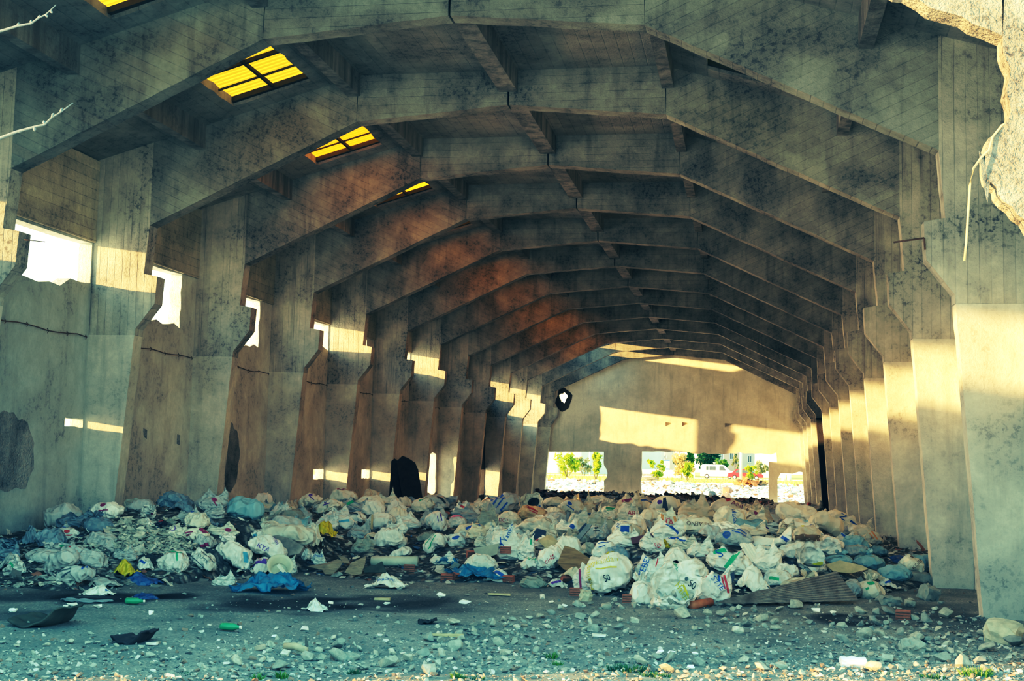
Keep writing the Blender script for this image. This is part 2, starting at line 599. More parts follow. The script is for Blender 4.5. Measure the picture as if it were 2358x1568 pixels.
# exposed reinforcement lines on the left wall
for n in range(1, 9):
    y0 = 5.0 * (n - 1)
    rng = random.Random(70 + n)
    mb = MB()
    pts = [(XW + .06, y0 + .5 + 4.3 * i / 12, 4.26 + .02 * math.sin(i * 1.3) + rng.uniform(-.012, .012)) for i in range(13)]
    mb.tube(pts, .011, 6)
    for p in pts[::2]:
        mb.tube([(p[0] - .02, p[1], p[2] + .04), (p[0] + .01, p[1] + .01, p[2]), (p[0] - .01, p[1], p[2] - .05)], .008, 5)
    o = mb.build('exposed_rebar', M['rust'])
    tag(o, 'rusty reinforcement bar laid bare in the left wall between the %s and %s whole frames' % (ORD[n], ORD[n + 1]), 'rebar', 'bare bars along the left wall')

# right wall
for n in range(0, NF):
    y0 = 5.0 * (n - 1) if n else -5.0
    o = slab('wall_right', [(y0, -.2), (y0 + 5, -.2), (y0 + 5, ceil_z(8.33) - .01), (y0, ceil_z(8.33) - .01)], [], lambda u, v, w: (8.36 + w, u, v), .28, M['blackish'] if n in (8,) else M['wall'])
    tag(o, kind='structure')

M['breach'] = concrete('breached_brown_concrete', (.13, .08, .05), (.03, .02, .015), 0, .5, .9, 2.0)
# spalled and sooty patches
def spall(n, pts, mat, depth=.012):
    P3 = [on_x_wall(u, v) for u, v in pts]
    o = slab('wall_left_spall', jag([(p.y, p.z) for p in P3], .05, .15, random.Random(n)), [], lambda u, v, w: (XW + depth - w, u, v), .01, mat)
    tag(o, kind='structure')


def on_x_wall(u, v):
    d = ray(u, v)
    return CAM + d * ((XW - CAM.x) / d.x)


M['spall'] = concrete('spalled_dark_concrete', (.40, .42, .41), (.18, .19, .19), 0, .5, .9, 2.0)
spall(1, [(-90, 930), (20, 950), (62, 972), (78, 1020), (76, 1080), (58, 1125), (10, 1132), (-90, 1120)], M['spall'])
spall(2, [(528, 970), (545, 992), (552, 1040), (545, 1100), (530, 1134), (516, 1130), (518, 1050)], M['spall'])
spall(3, [(330, 986), (338, 990), (337, 1010), (331, 1006)], M['spall'])
spall(4, [(408, 1000), (414, 1002), (413, 1025), (407, 1022)], M['spall'])
spall(5, [(548, 1170), (560, 1175), (562, 1195), (552, 1200)], M['spall'])
spall(6, [(700, 1165), (716, 1150), (738, 1165), (742, 1190), (704, 1192)], M['spall'])

# ------------------------------------------------------------------ end wall
rng = random.Random(11)
ey = 60.36
ple = lambda u, v, w: (u, ey + w, v)
outer = [(-8.6, -.3), (8.6, -.3), (8.6, 7.7), (2.95, 9.42), (-2.95, 9.42), (-8.6, 7.7)]
open1 = [(-7.80, .0)] + [(-7.80 + rng.uniform(-.07, .12), .25 * i) for i in range(1, 11)] + [(-7.75, 2.83), (-4.13, 2.90), (-4.14, 2.3), (-4.12, 2.1), (-3.98, 1.9), (-3.90, 1.65), (-3.95, 1.35), (-4.1, 1.2), (-4.08, .8), (-4.12, .45), (-4.1, .0)]
top2 = [(-1.85 + 7.9 * i / 26, 2.98 + (rng.uniform(-.1, .06) if i > 8 else rng.uniform(-.02, .02)) + .02 * (i / 26)) for i in range(27)]
open2 = [(-1.80, .36), (-1.85, .6), (-1.9, 1.1), (-1.82, 1.6), (-1.86, 2.0), (-1.85, 2.5)] + top2 + [(6.09, 2.49), (5.62, 2.52), (5.60, 2.0), (5.60, .32)]
open3 = [(6.13, .0), (6.12, 1.5), (6.3, 1.86), (7.0, 1.84), (7.35, 1.97), (7.74, 1.93), (7.72, 1.0), (7.74, .0)]
hole = [(-6.65 + .23 * math.cos(a) * (1 + .3 * math.sin(3 * a)), 6.13 + .3 * math.sin(a) * (1 + .2 * math.cos(5 * a))) for a in [2 * math.pi * i / 14 for i in range(14)]]
vents = []
for (u, v) in ((1533, 977), (1571, 977), (1670, 979)):
    p = on_y(u, v, ey)
    vents.append([(p.x - .02, p.z - .12), (p.x + .45, p.z + .07), (p.x - .02, p.z + .14)])
o = slab('wall_back', outer, [open1, open2, open3, hole] + vents, ple, .3, M['endwall'])
tag(o, kind='structure')
# thin bottom of the triangular vents: dark recess with a pale middle
for (u, v) in ((1533, 977), (1571, 977), (1670, 979)):
    p = on_y(u, v, ey)
    mb = MB()
    mb.add([(p.x - .03, ey + .16, p.z - .13), (p.x + .46, ey + .16, p.z + .07), (p.x - .03, ey + .16, p.z + .15)], [(0, 1, 2)])
    tag(mb.build('wall_back_vent', M['endwall']), kind='structure')
# thick broken edge round the high hole (double-skin wall): dark cavity skin
ring = [(-6.62 + (.48 + .08 * math.sin(4 * a)) * math.cos(a), 6.02 + (.72 + .08 * math.cos(3 * a)) * math.sin(a)) for a in [2 * math.pi * i / 18 for i in range(18)]]
o = slab('wall_back_breach', ring, [hole], lambda u, v, w: (u, ey - .012 - w, v), .01, M['breach'])
tag(o, kind='structure')

# ------------------------------------------------------------------ sun and sky
SUN = Vector((1.0, .50, -.122)).normalized()
sd = bpy.data.lights.new('sun', 'SUN')
sd.energy = 12.0
sd.color = (1.0, .71, .30)
sd.angle = math.radians(1.0)
so = bpy.data.objects.new('sun', sd)
COL.objects.link(so)
so.location = (-60, -40, 30)
so.rotation_euler = SUN.to_track_quat('-Z', 'Y').to_euler()

w = bpy.data.worlds.new('sky')
SC.world = w
w.use_nodes = True
nt = w.node_tree
nt.nodes.clear()
wo = nt.nodes.new('ShaderNodeOutputWorld')
bg = nt.nodes.new('ShaderNodeBackground')
tc = nt.nodes.new('ShaderNodeTexCoord')
sx = nt.nodes.new('ShaderNodeSeparateXYZ')
rp = nt.nodes.new('ShaderNodeValToRGB')
nt.links.new(tc.outputs['Generated'], sx.inputs[0])
nt.links.new(sx.outputs[2], rp.inputs[0])
rp.color_ramp.elements[0].position = 0.0
rp.color_ramp.elements[0].color = (1.0, .90, .70, 1)
rp.color_ramp.elements[1].position = .6
rp.color_ramp.elements[1].color = (.25, .62, .84, 1)
e = rp.color_ramp.elements.new(.14)
e.color = (.62, .92, 1.0, 1)
# clouded cool sky on the yard side, warm bright sky beyond the end wall
mr = nt.nodes.new('ShaderNodeMapRange')
mr.inputs['From Min'].default_value = -.5
mr.inputs['From Max'].default_value = .5
nt.links.new(sx.outputs[1], mr.inputs['Value'])
mxc = nt.nodes.new('ShaderNodeMix')
mxc.data_type = 'RGBA'
nt.links.new(mr.outputs[0], mxc.inputs[0])
mul = nt.nodes.new('ShaderNodeMix')
mul.data_type = 'RGBA'
mul.blend_type = 'MULTIPLY'
mul.inputs[0].default_value = 1.0
nt.links.new(rp.outputs[0], mul.inputs[6])
mul.inputs[7].default_value = (.56, .80, .95, 1)
nt.links.new(mul.outputs[2], mxc.inputs[6])
nt.links.new(rp.outputs[0], mxc.inputs[7])
# added warm sky lobe, aimed in through the left windows to brighten the hall
gd = nt.nodes.new('ShaderNodeVectorMath')
gd.operation = 'DOT_PRODUCT'
nt.links.new(tc.outputs['Generated'], gd.inputs[0])
gd.inputs[1].default_value = Vector((-1, .22, .06)).normalized()
gr = nt.nodes.new('ShaderNodeMapRange')
gr.interpolation_type = 'SMOOTHSTEP'
gr.inputs['From Min'].default_value = .72
gr.inputs['From Max'].default_value = 1.0
nt.links.new(gd.outputs['Value'], gr.inputs['Value'])
ga = nt.nodes.new('ShaderNodeMix')
ga.data_type = 'RGBA'
ga.blend_type = 'ADD'
nt.links.new(gr.outputs[0], ga.inputs[0])
nt.links.new(mxc.outputs[2], ga.inputs[6])
ga.inputs[7].default_value = (8.5, 7.6, 5.6, 1)
nt.links.new(ga.outputs[2], bg.inputs[0])
bg.inputs[1].default_value = 2.6
nt.links.new(bg.outputs[0], wo.inputs[0])

SC.view_settings.view_transform = 'Standard'
SC.view_settings.look = 'None'
SC.view_settings.exposure = 0.0
SC.view_settings.use_curve_mapping = True
_cm = SC.view_settings.curve_mapping
for _i, _pts in enumerate((
        [(0, 0), (.03, .017), (.07, .086), (.15, .31), (.25, .55), (.45, .82), (.8, 1)],
        [(0, .002), (.05, .050), (.12, .19), (.3, .54), (.5, .77), (1, 1)],
        [(0, .006), (.06, .072), (.14, .17), (.25, .29), (.42, .45), (.7, .70), (1, .92)])):
    _c = _cm.curves[_i]
    _c.points[0].location = _pts[0]
    _c.points[1].location = _pts[-1]
    for _p in _pts[1:-1]:
        _c.points.new(*_p)
_cm.update()
SC.cycles.max_bounces = 8
SC.cycles.diffuse_bounces = 4
SC.cycles.glossy_bounces = 2
SC.cycles.transmission_bounces = 4
SC.cycles.transparent_max_bounces = 8
SC.cycles.sample_clamp_indirect = 6.0
SC.cycles.use_adaptive_sampling = True
SC.cycles.adaptive_threshold = .05
SC.cycles.caustics_reflective = False
SC.cycles.caustics_refractive = False
# ------------------------------------------------------------------ ground of the hall and the yard
def smooth(a, b, x):
    t = max(0.0, min(1.0, (x - a) / (b - a)))
    return t * t * (3 - 2 * t)


def nz(x, y, z=0.0):
    return noise.noise(Vector((x, y, z)))


def ground_z(x, y):
    a = .035 * nz(x * .5, y * .5, 3) + .018 * nz(x * 1.7, y * 1.7, 5)
    if y < -2:
        a += .05 * smooth(-3, -7, y) * nz(x * .8, y * .8, 9) + .03 * smooth(-5, -8, y)
    return a


FRONT_PX = [(-250, 1330), (0, 1352), (120, 1362), (260, 1352), (380, 1348), (520, 1338), (600, 1318), (700, 1318), (840, 1332), (1000, 1338), (1150, 1342), (1300, 1352), (1400, 1372), (1500, 1392), (1650, 1398), (1820, 1392), (1960, 1382), (2060, 1362), (2160, 1350), (2300, 1345)]
FRONT = sorted([(on_z(u, v).x, on_z(u, v).y) for u, v in FRONT_PX])


def front_y(x):
    if x <= FRONT[0][0]: return FRONT[0][1]
    for (a, b), (c, d) in zip(FRONT, FRONT[1:]):
        if x <= c:
            return b + (d - b) * (x - a) / (c - a)
    return FRONT[-1][1]


MOUNDS = [(-5.7, 3.4, 1.7, 1.5, .50), (-3.6, 3.6, 1.3, 1.2, .12), (3.9, 4.2, 2.0, 1.8, .22), (-5.0, 11.5, 2.2, 3.0, .36), (-.8, 13, 3, 3, .24), (2.2, 15, 3, 4, .30), (5.2, 9, 2.2, 3, .25), (-1.6, 4.4, 1.6, 2.0, -.26), (0.2, 4.6, 1.3, 1.4, .12)]


def heap_z(x, y):
    d = y - front_y(x)
    if d <= 0: return ground_z(x, y)
    h = .10 * smooth(0, .35, d) + .42 * smooth(.2, 3.2, d)
    h *= 1 - .45 * smooth(20, 34, y) - .25 * smooth(34, 50, y)
    g = 0
    for mx, my, rx, ry, a in MOUNDS:
        g += a * math.exp(-((x - mx) / rx) ** 2 - ((y - my) / ry) ** 2)
    h += g * smooth(0, 1.6, d)
    h *= 1 - .35 * smooth(5.6, 7.2, x)
    k = smooth(0, 1.2, d)
    h += k * (.10 * nz(x * .9, y * .9, 1) + .05 * nz(x * 2.3, y * 2.3, 2))
    # dark brick rubble banked up inside the end wall
    h += .32 * math.exp(-((y - 57.5) / 1.6) ** 2) * (.7 + .5 * nz(x * .6, y * .6, 8)) * (1 - smooth(1.5, 4, abs(x + 3) - 2.5) * .6)
    return max(h, ground_z(x, y) * .5)


def on_heap(u, v):
    d = ray(u, v)
    t = 12.0
    while t < 90:
        p = CAM + d * t
        if p.z <= heap_z(p.x, p.y):
            return p
        t += .06 if t < 40 else .15
    return CAM + d * t


def stained_ground():
    m = NT('yard_dirt')
    p = m.pos()
    big = m.noise(p, .9, 5, .65, .3)
    c = m.mix(m.ramp(big, [(.36, 0.), (.66, 1.)]), (.20, .20, .185), (.38, .37, .33))
    fine = m.noise(p, 26, 5, .75)
    c = m.mix(m.ramp(fine, [(.36, .75), (.6, 0.)]), c, (.11, .115, .115))
    vo = m.n('ShaderNodeTexVoronoi', inp={'Scale': 30.0})
    m.t.links.new(p, vo.inputs['Vector'])
    sx = m.n('ShaderNodeSeparateColor')
    m.t.links.new(vo.outputs['Color'], sx.inputs[0])
    chips = m.math('MULTIPLY', m.ramp(sx.outputs[0], [(.80, 0.), (.84, 1.)]), m.ramp(vo.outputs['Distance'], [(.25, 1.), (.4, 0.)]))
    c = m.mix(m.math('MULTIPLY', chips, m.ramp(big, [(.35, .25), (.6, .95)])), c, (.62, .60, .52))
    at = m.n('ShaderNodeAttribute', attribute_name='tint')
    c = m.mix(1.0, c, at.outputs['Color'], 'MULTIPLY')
    h = m.math('ADD', fine, m.math('MULTIPLY', chips, .6))
    return m.done(m.principled(c, .95, m.bump(h, .7, .025), .1))


M['dirt'] = stained_ground()
STAINS = []
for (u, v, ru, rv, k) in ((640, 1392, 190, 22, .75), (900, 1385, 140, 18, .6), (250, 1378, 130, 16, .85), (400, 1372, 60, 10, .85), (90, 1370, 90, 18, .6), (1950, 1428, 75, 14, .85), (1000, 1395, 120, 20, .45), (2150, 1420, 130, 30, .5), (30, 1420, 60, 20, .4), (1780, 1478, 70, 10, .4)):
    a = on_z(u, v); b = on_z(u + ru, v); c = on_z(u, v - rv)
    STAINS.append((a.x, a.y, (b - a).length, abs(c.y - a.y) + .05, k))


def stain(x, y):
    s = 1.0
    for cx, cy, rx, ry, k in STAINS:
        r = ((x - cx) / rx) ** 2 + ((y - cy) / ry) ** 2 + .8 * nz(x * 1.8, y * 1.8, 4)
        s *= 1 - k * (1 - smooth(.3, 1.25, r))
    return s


xs = [-9.5 + .14 * i for i in range(int(20 / .14) + 1)]
ys = []
y = -13.0
while y < 60.9:
    ys.append(y)
    y += .10 if y < 3 else (.3 if y < 12 else 1.0)
vs, fs, cs = [], [], []
for y in ys:
    for x in xs:
        vs.append((x, y, ground_z(x, y)))
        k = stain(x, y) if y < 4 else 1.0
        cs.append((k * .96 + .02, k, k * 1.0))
nx = len(xs)
for j in range(len(ys) - 1):
    for i in range(nx - 1):
        a = j * nx + i
        fs.append((a, a + 1, a + nx + 1, a + nx))
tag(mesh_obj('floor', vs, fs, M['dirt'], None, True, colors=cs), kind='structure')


# ------------------------------------------------------------------ the rubbish heap's own body of loose rubble
def debris_mat(name='loose_debris'):
    m = NT(name)
    p = m.pos()
    vo = m.n('ShaderNodeTexVoronoi', inp={'Scale': 9.0})
    wp = m.n('ShaderNodeTexNoise', inp={'Scale': 5.0, 'Detail': 2.})
    m.t.links.new(p, wp.inputs['Vector'])
    ad = m.n('ShaderNodeMix', data_type='VECTOR', inp={0: .16})
    m.t.links.new(p, ad.inputs[4]); m.t.links.new(wp.outputs['Color'], ad.inputs[5])
    m.t.links.new(ad.outputs[1], vo.inputs['Vector'])
    sx = m.n('ShaderNodeSeparateColor')
    m.t.links.new(vo.outputs['Color'], sx.inputs[0])
    c = m.ramp(sx.outputs[0], [(0, (.10, .10, .10)), (.2, (.22, .21, .19)), (.42, (.36, .34, .29)), (.6, (.50, .48, .42)), (.74, (.20, .13, .09)), (.80, (.60, .59, .54)), (.93, (.10, .17, .24)), (.96, (.3, .28, .24))], 'CONSTANT')
    c = m.mix(m.ramp(vo.outputs['Distance'], [(.25, 0.), (.62, .9)]), c, (.035, .035, .035))
    n = m.noise(p, 24, 4, .7)
    c = m.mix(m.ramp(n, [(.35, .5), (.6, 0.)]), c, (.09, .09, .085))
    h = m.math('ADD', m.math('MULTIPLY', vo.outputs['Distance'], -1.0), m.math('MULTIPLY', n, .5))
    return m.done(m.principled(c, .9, m.bump(h, .9, .05), .15))


M['debris'] = debris_mat()
xs = [-8.3 + .115 * i for i in range(int(16.6 / .115) + 1)]
ys = []
y = -1.6
while y < 60.3:
    ys.append(y)
    y += .115 if y < 10 else (.25 if y < 25 else .6)
nx = len(xs)
vs, fs = [], []
for y in ys:
    for x in xs:
        d = y - front_y(x)
        z = heap_z(x, y) + (.025 * nz(x * 9, y * 9, 7) if d > .2 else 0)
        if d <= 0: z = ground_z(x, y) - .05 - .15 * min(1, -d)
        vs.append((x, y, z))
for j in range(len(ys) - 1):
    for i in range(nx - 1):
        a = j * nx + i
        if all(vs[q][1] - front_y(vs[q][0]) < -.25 for q in (a, a + 1, a + nx, a + nx + 1)): continue
        fs.append((a, a + 1, a + nx + 1, a + nx))
o = mesh_obj('debris', vs, fs, M['debris'], None, True)
tag(o, 'mixed grey rubble and dirt forming the body of the rubbish heap across the hall floor', 'rubble', kind='stuff')


# ------------------------------------------------------------------ loose pieces
def tint_mat(name, rough=.85, bump=.3):
    m = NT(name)
    at = m.n('ShaderNodeAttribute', attribute_name='tint')
    p = m.pos()
    n = m.noise(p, 18, 3, .7)
    c = m.mix(m.ramp(n, [(.3, .42), (.62, 0.)]), at.outputs['Color'], (.10, .10, .095))
    return m.done(m.principled(c, rough, m.bump(n, bump, .02), .2))


M['tint'] = tint_mat('mixed_fragments')


def hull(rng, n, s=(1, 1, 1)):
    bm = bmesh.new()
    for i in range(n):
        d = Vector((rng.gauss(0, 1), rng.gauss(0, 1), rng.gauss(0, 1))).normalized() * rng.uniform(.36, .5)
        m_ = max(abs(d.x), abs(d.y), abs(d.z))
        d *= .75 + .25 * (.42 / m_)
        bm.verts.new((d.x * s[0], d.y * s[1], d.z * s[2]))
    r = bmesh.ops.convex_hull(bm, input=bm.verts)
    junk = [g for g in r['geom_interior'] if isinstance(g, bmesh.types.BMVert)]
    bmesh.ops.delete(bm, geom=junk, context='VERTS')
    bm.verts.ensure_lookup_table(); bm.verts.index_update()
    v = [x.co.copy() for x in bm.verts]
    f = [tuple(x.index for x in fc.verts) for fc in bm.faces]
    bm.free()
    return v, f


HR = random.Random(3)
CHIP = [hull(HR, 9, (1, HR.uniform(.6, 1), HR.uniform(.4, .8))) for _ in range(14)]
PAL = [((.60, .59, .53), 30), ((.46, .44, .38), 26), ((.32, .31, .27), 22), ((.22, .20, .17), 12), ((.34, .15, .09), 6), ((.75, .75, .72), 10), ((.10, .20, .34), 3), ((.07, .06, .06), 6)]
PALW = [c for c, w_ in PAL for _ in range(w_)]


def shard(mb, rng, p, s, col, flat=.3):
    rot = Matrix.Rotation(rng.uniform(0, 6.28), 3, 'Z') @ Matrix.Rotation(rng.gauss(0, .35), 3, 'X') @ Matrix.Rotation(rng.gauss(0, .35), 3, 'Y')
    if rng.random() < .4:
        # a bent scrap of film or card
        a, b = s * rng.uniform(.5, 1.1), s * rng.uniform(.4, .9)
        vs = []
        for i in (-1, 0, 1):
            for j in (-1, 0, 1):
                vs.append(rot @ Vector((i * a * rng.uniform(.7, 1.1), j * b * rng.uniform(.7, 1.1), rng.uniform(-.3, .3) * s)) + p)
        mb.add(vs, [(0, 1, 4, 3), (1, 2, 5, 4), (3, 4, 7, 6), (4, 5, 8, 7)], col)
    else:
        v, f = CHIP[rng.randrange(len(CHIP))]
        sc = Vector((s * rng.uniform(.7, 1.6), s, s * rng.uniform(.3, 1)))
        mb.add([rot @ Vector((q.x * sc.x, q.y * sc.y, q.z * sc.z)) + p for q in v], f, col)


rng = random.Random(21)
mb = MB()
cnt = 0
while cnt < 7500:
    y = -1.2 + 36 * rng.random() ** 1.9
    x = rng.uniform(-8.1, 8.0)
    d = y - front_y(x)
    if d < -.6: continue
    if d < 0 and rng.random() < .55: continue
    s = rng.uniform(.03, .10) * (1 + .02 * max(0, y))
    if rng.random() < .06: s *= 1.9
    col = rng.choice(PALW)
    k = rng.uniform(.8, 1.15)
    shard(mb, rng, Vector((x, y, heap_z(x, y) + s * .25)), s, tuple(min(.9, q * k) for q in col))
    cnt += 1
o = mb.build('litter', M['tint'], None, False, True)
tag(o, 'scraps of plaster, film, wood and tile strewn between the sacks', 'litter', kind='stuff')

# pale crumbled plaster spilled down the left-hand mound
mb = MB()
for i in range(1500):
    a = rng.random() ** .6
    u = 330 + rng.gauss(0, 42) + (a - .3) * 90 * (1 if rng.random() < .6 else -1.4)
    v = 1192 + a * 85
    p = on_heap(u, v)
    s = rng.uniform(.03, .11)
    k = rng.uniform(.75, 1.1)
    shard(mb, rng, p + Vector((0, 0, s * .3)), s, (.62 * k, .60 * k, .51 * k))
o = mb.build('plaster_rubble', M['tint'], None, False, True)
tag(o, 'pale crumbled plaster spilled down the tall mound by the left wall', 'rubble', kind='stuff')

# dark red-brown brick rubble banked inside the end wall
mb = MB()
for i in range(1300):
    x = rng.uniform(-7.6, 5.8)
    y = 57.3 + rng.gauss(0, 1.5)
    if y > 60.2: continue
    s = rng.uniform(.10, .34)
    k = rng.uniform(.5, 1.2)
    c = rng.choice([(.20, .08, .055), (.13, .07, .055), (.08, .07, .065), (.27, .14, .09), (.18, .16, .14)])
    shard(mb, rng, Vector((x, y, heap_z(x, y) + s * .2)), s, tuple(q * k for q in c))
o = mb.build('brick_rubble', M['tint'], None, False, True)
tag(o, 'dark red-brown brick rubble banked up inside the pierced end wall', 'rubble', kind='stuff')
# ------------------------------------------------------------------ sacks and bags
def ridge(p, seed, f):
    q = p * f + Vector((seed * 3.7, seed * 1.3, seed * 7.1))
    a = 1 - 2.2 * abs(noise.noise(q))
    b = 1 - 2.2 * abs(noise.noise(q * 2.13 + Vector((5, 9, 2))))
    c = 1 - 2.2 * abs(noise.noise(q * 4.4 + Vector((1, 4, 8))))
    return a + .5 * b + .22 * c


def finish(name, vs, fs):
    me = bpy.data.meshes.new(name)
    # seat the mesh: base at z = 0, centred in x and y, width 1
    x0 = min(v.x for v in vs); x1 = max(v.x for v in vs)
    y0 = min(v.y for v in vs); y1 = max(v.y for v in vs)
    z0 = min(v.z for v in vs); z1 = max(v.z for v in vs)
    k = 1 / (x1 - x0)
    vs = [Vector(((v.x - (x0 + x1) / 2) * k, (v.y - (y0 + y1) / 2) * k, (v.z - z0) * k)) for v in vs]
    me.from_pydata([tuple(v) for v in vs], [], fs)
    me.polygons.foreach_set('use_smooth', [True] * len(me.polygons))
    me.update()
    me['ry'] = (y1 - y0) * k
    me['rz'] = (z1 - z0) * k
    return me


_ico = bmesh.new()
bmesh.ops.create_icosphere(_ico, subdivisions=5, radius=1)
ICO_V = [v.co.copy() for v in _ico.verts]
ICO_F = [tuple(v.index for v in f.verts) for f in _ico.faces]
_ico.free()


def sgnpow(a, e):
    return math.copysign(abs(a) ** e, a)


def planes(seed, n, lo, hi):
    r = random.Random(seed * 31 + 5)
    out = []
    for _ in range(n):
        d = Vector((r.gauss(0, 1), r.gauss(0, 1), r.gauss(0, 1))).normalized()
        out.append((d, r.uniform(lo, hi)))
    return out


def facet(p, pls, soft=.04):
    """press flat facets into a direction field: returns the radius along p"""
    k = 1.0
    for d, h in pls:
        q = p.dot(d)
        if q > 1e-3:
            k = min(k, h / q) if h / q < k else k
    return k * (1 - soft) + soft


def pillow(seed, W=.62, H=.44, tight=.55):
    """a filled sack lying on its side, seams at both ends with pointed corners"""
    vs = []
    r = random.Random(seed)
    bend = r.uniform(-.22, .22)
    pls = planes(seed, 26, .68, .90)
    ear = [r.uniform(.0, .30) for _ in range(4)]
    for p0 in ICO_V:
        p = p0
        fk = facet(p, pls)
        x, y, z = sgnpow(p.x, .66), sgnpow(p.y, .70), sgnpow(p.z, .85)
        y *= fk; z *= fk; x *= (1 + fk) / 2
        e = abs(x)
        pin = 1 - .78 * e ** 4
        yy = y * W * (1 + .18 * e ** 6)
        zz = z * H * pin
        if zz < 0: zz *= .55
        kk = (2 if x > 0 else 0) + (1 if y > 0 else 0)
        cor = smooth(.55, 1.0, e) * smooth(.35, .9, abs(y))
        q = Vector((x * (1.0 + ear[kk] * cor), yy * (1 + .5 * ear[kk] * cor), zz + ear[kk] * .45 * cor))
        q.z += bend * (x * x - .3) * .4 + .08 * nz(x * 1.2, y * 1.2, seed)
        # crumples, stronger and streaked near the gathered ends
        w = Vector((q.x * (1.0 - .5 * e), q.y * (1 + 2.2 * e ** 3), q.z * (1 + 1.2 * e ** 3)))
        d = ridge(w, seed, 1.7 / tight * .62) * .085 * (1 + .6 * e)
        n = Vector((p.x * .4, p.y / W, p.z / H)).normalized()
        vs.append(q + n * d)
    return finish('filled_sack', vs, ICO_F)


def rings(prof, seg, seed, fn):
    vs, fs = [], []
    for j, t in enumerate(prof):
        for k in range(seg):
            vs.append(fn(t, 2 * math.pi * k / seg, j))
    for j in range(len(prof) - 1):
        for k in range(seg):
            a, b = j * seg + k, j * seg + (k + 1) % seg
            fs.append((a, b, b + seg, a + seg))
    vs.append(sum((vs[k] for k in range(seg)), Vector()) / seg)
    c = len(vs) - 1
    for k in range(seg):
        fs.append((c, (k + 1) % seg, k))
    return vs, fs


def peak(seed, h=1.15, flare=.35):
    """an upright half-filled sack, its flat mouth pulled up into pointed corners"""
    r = random.Random(seed)
    ph = r.uniform(-.35, .35)
    lean = r.uniform(-.30, .30)
    e1, e2 = r.uniform(.15, .5) * (1 + flare), r.uniform(.0, .35)
    tw = r.uniform(-.5, .5)
    pls = planes(seed, 22, .62, .9)

    def fn(t, a, j):
        fill = math.sin(min(1, t * 1.15 + .18) * math.pi * .62) if t < .6 else 1
        ax = (.50 + .08 * math.sin(t * 3)) * (1 - .42 * smooth(.45, .95, t)) * (.70 + .30 * smooth(0, .18, t))
        ay = (.36 * (1 - .88 * smooth(.40, .95, t))) * (.66 + .34 * smooth(0, .2, t)) + .02
        c, s = sgnpow(math.cos(a), .8), sgnpow(math.sin(a), .8)
        x, y = ax * c, ay * s
        rot = tw * smooth(.4, 1, t)
        x, y = x * math.cos(rot) - y * math.sin(rot), x * math.sin(rot) + y * math.cos(rot)
        z = t * h
        if t > .5:
            k = smooth(.5, 1, t)
            z += k * (e1 * max(0, c) ** 2 + e2 * max(0, -c) ** 2) - .18 * k * (1 - abs(c))
            y += k * .12 * math.sin(c * 4 + ph * 5)
        x += lean * t * t + .05 * math.sin(t * 5 + seed)
        p = Vector((x, y, z))
        u = Vector((c, s, (t - .4) * 1.6)).normalized()
        fk = facet(u, pls, .1)
        p.x *= .5 + .5 * fk + .0; p.y *= fk
        d = ridge(Vector((p.x * 1.5, p.y * 1.5, p.z * .75)), seed, 1.9) * .075 * (.45 + .75 * t)
        return p + Vector((c * .7, s, .1)) * d
    vs, fs = rings([i / 34 for i in range(35)], 64, seed, fn)
    return finish('upright_sack', vs, fs)


def open_sack(seed, h=.85, gape=1.0):
    """an upright sack with a wide ragged mouth turned towards one side"""
    r = random.Random(seed)
    tilt = r.uniform(.35, .7) * gape
    lean = r.uniform(-.25, .25)

    def fn(t, a, j):
        c, s = math.cos(a), math.sin(a)
        rx = .46 * (.68 + .32 * smooth(0, .25, t)) * (1 + .10 * smooth(.75, 1, t))
        ry = .36 * (.68 + .32 * smooth(0, .25, t)) * (1 - .25 * smooth(.6, 1, t))
        z = t * h + smooth(.35, 1, t) * (tilt * .5 * s + .10 * math.sin(3 * a + seed) + .05 * math.sin(7 * a + seed))
        p = Vector((rx * c + lean * t, ry * s - .25 * tilt * t * t, z))
        d = ridge(Vector((p.x * 1.4, p.y * 1.4, p.z * .8)), seed, 2.0) * .09 * (.5 + .6 * t)
        return p + Vector((c, s, 0)) * d
    vs, fs = rings([i / 30 for i in range(31)], 64, seed, fn)
    return finish('open_sack', vs, fs)


def knot(seed):
    """a soft plastic bag tied at the top, its mouth flaring out above the knot"""
    r = random.Random(seed)
    pro = [(0, .55), (.04, .78), (.12, .93), (.25, 1), (.4, .99), (.54, .88), (.66, .68), (.75, .45), (.81, .25), (.85, .12), (.88, .08), (.91, .12), (.95, .24), (1.0, .36), (1.05, .42)]
    lx, ly = r.uniform(-.2, .2), r.uniform(-.15, .1)

    def fn(j, a, _):
        t, rad = pro[j]
        c, s = math.cos(a), math.sin(a)
        pl = smooth(.5, .85, t)
        rr = rad * (1 + pl * .22 * math.sin(11 * a + 2 * math.sin(2 * a + seed)))
        p = Vector((rr * c * .5 + lx * t * t, rr * s * .42 + ly * t * t, t * .66 + (.08 * math.sin(5 * a + seed) if t > .92 else 0)))
        d = ridge(p, seed, 2.3) * .07 * (1 if t < .8 else .3)
        return p + Vector((c, s, .2)) * d
    vs, fs = rings(list(range(len(pro))), 48, seed, fn)
    # one smoothing subdivision worth of rings comes from shade smooth
    return finish('knotted_bag', vs, fs)


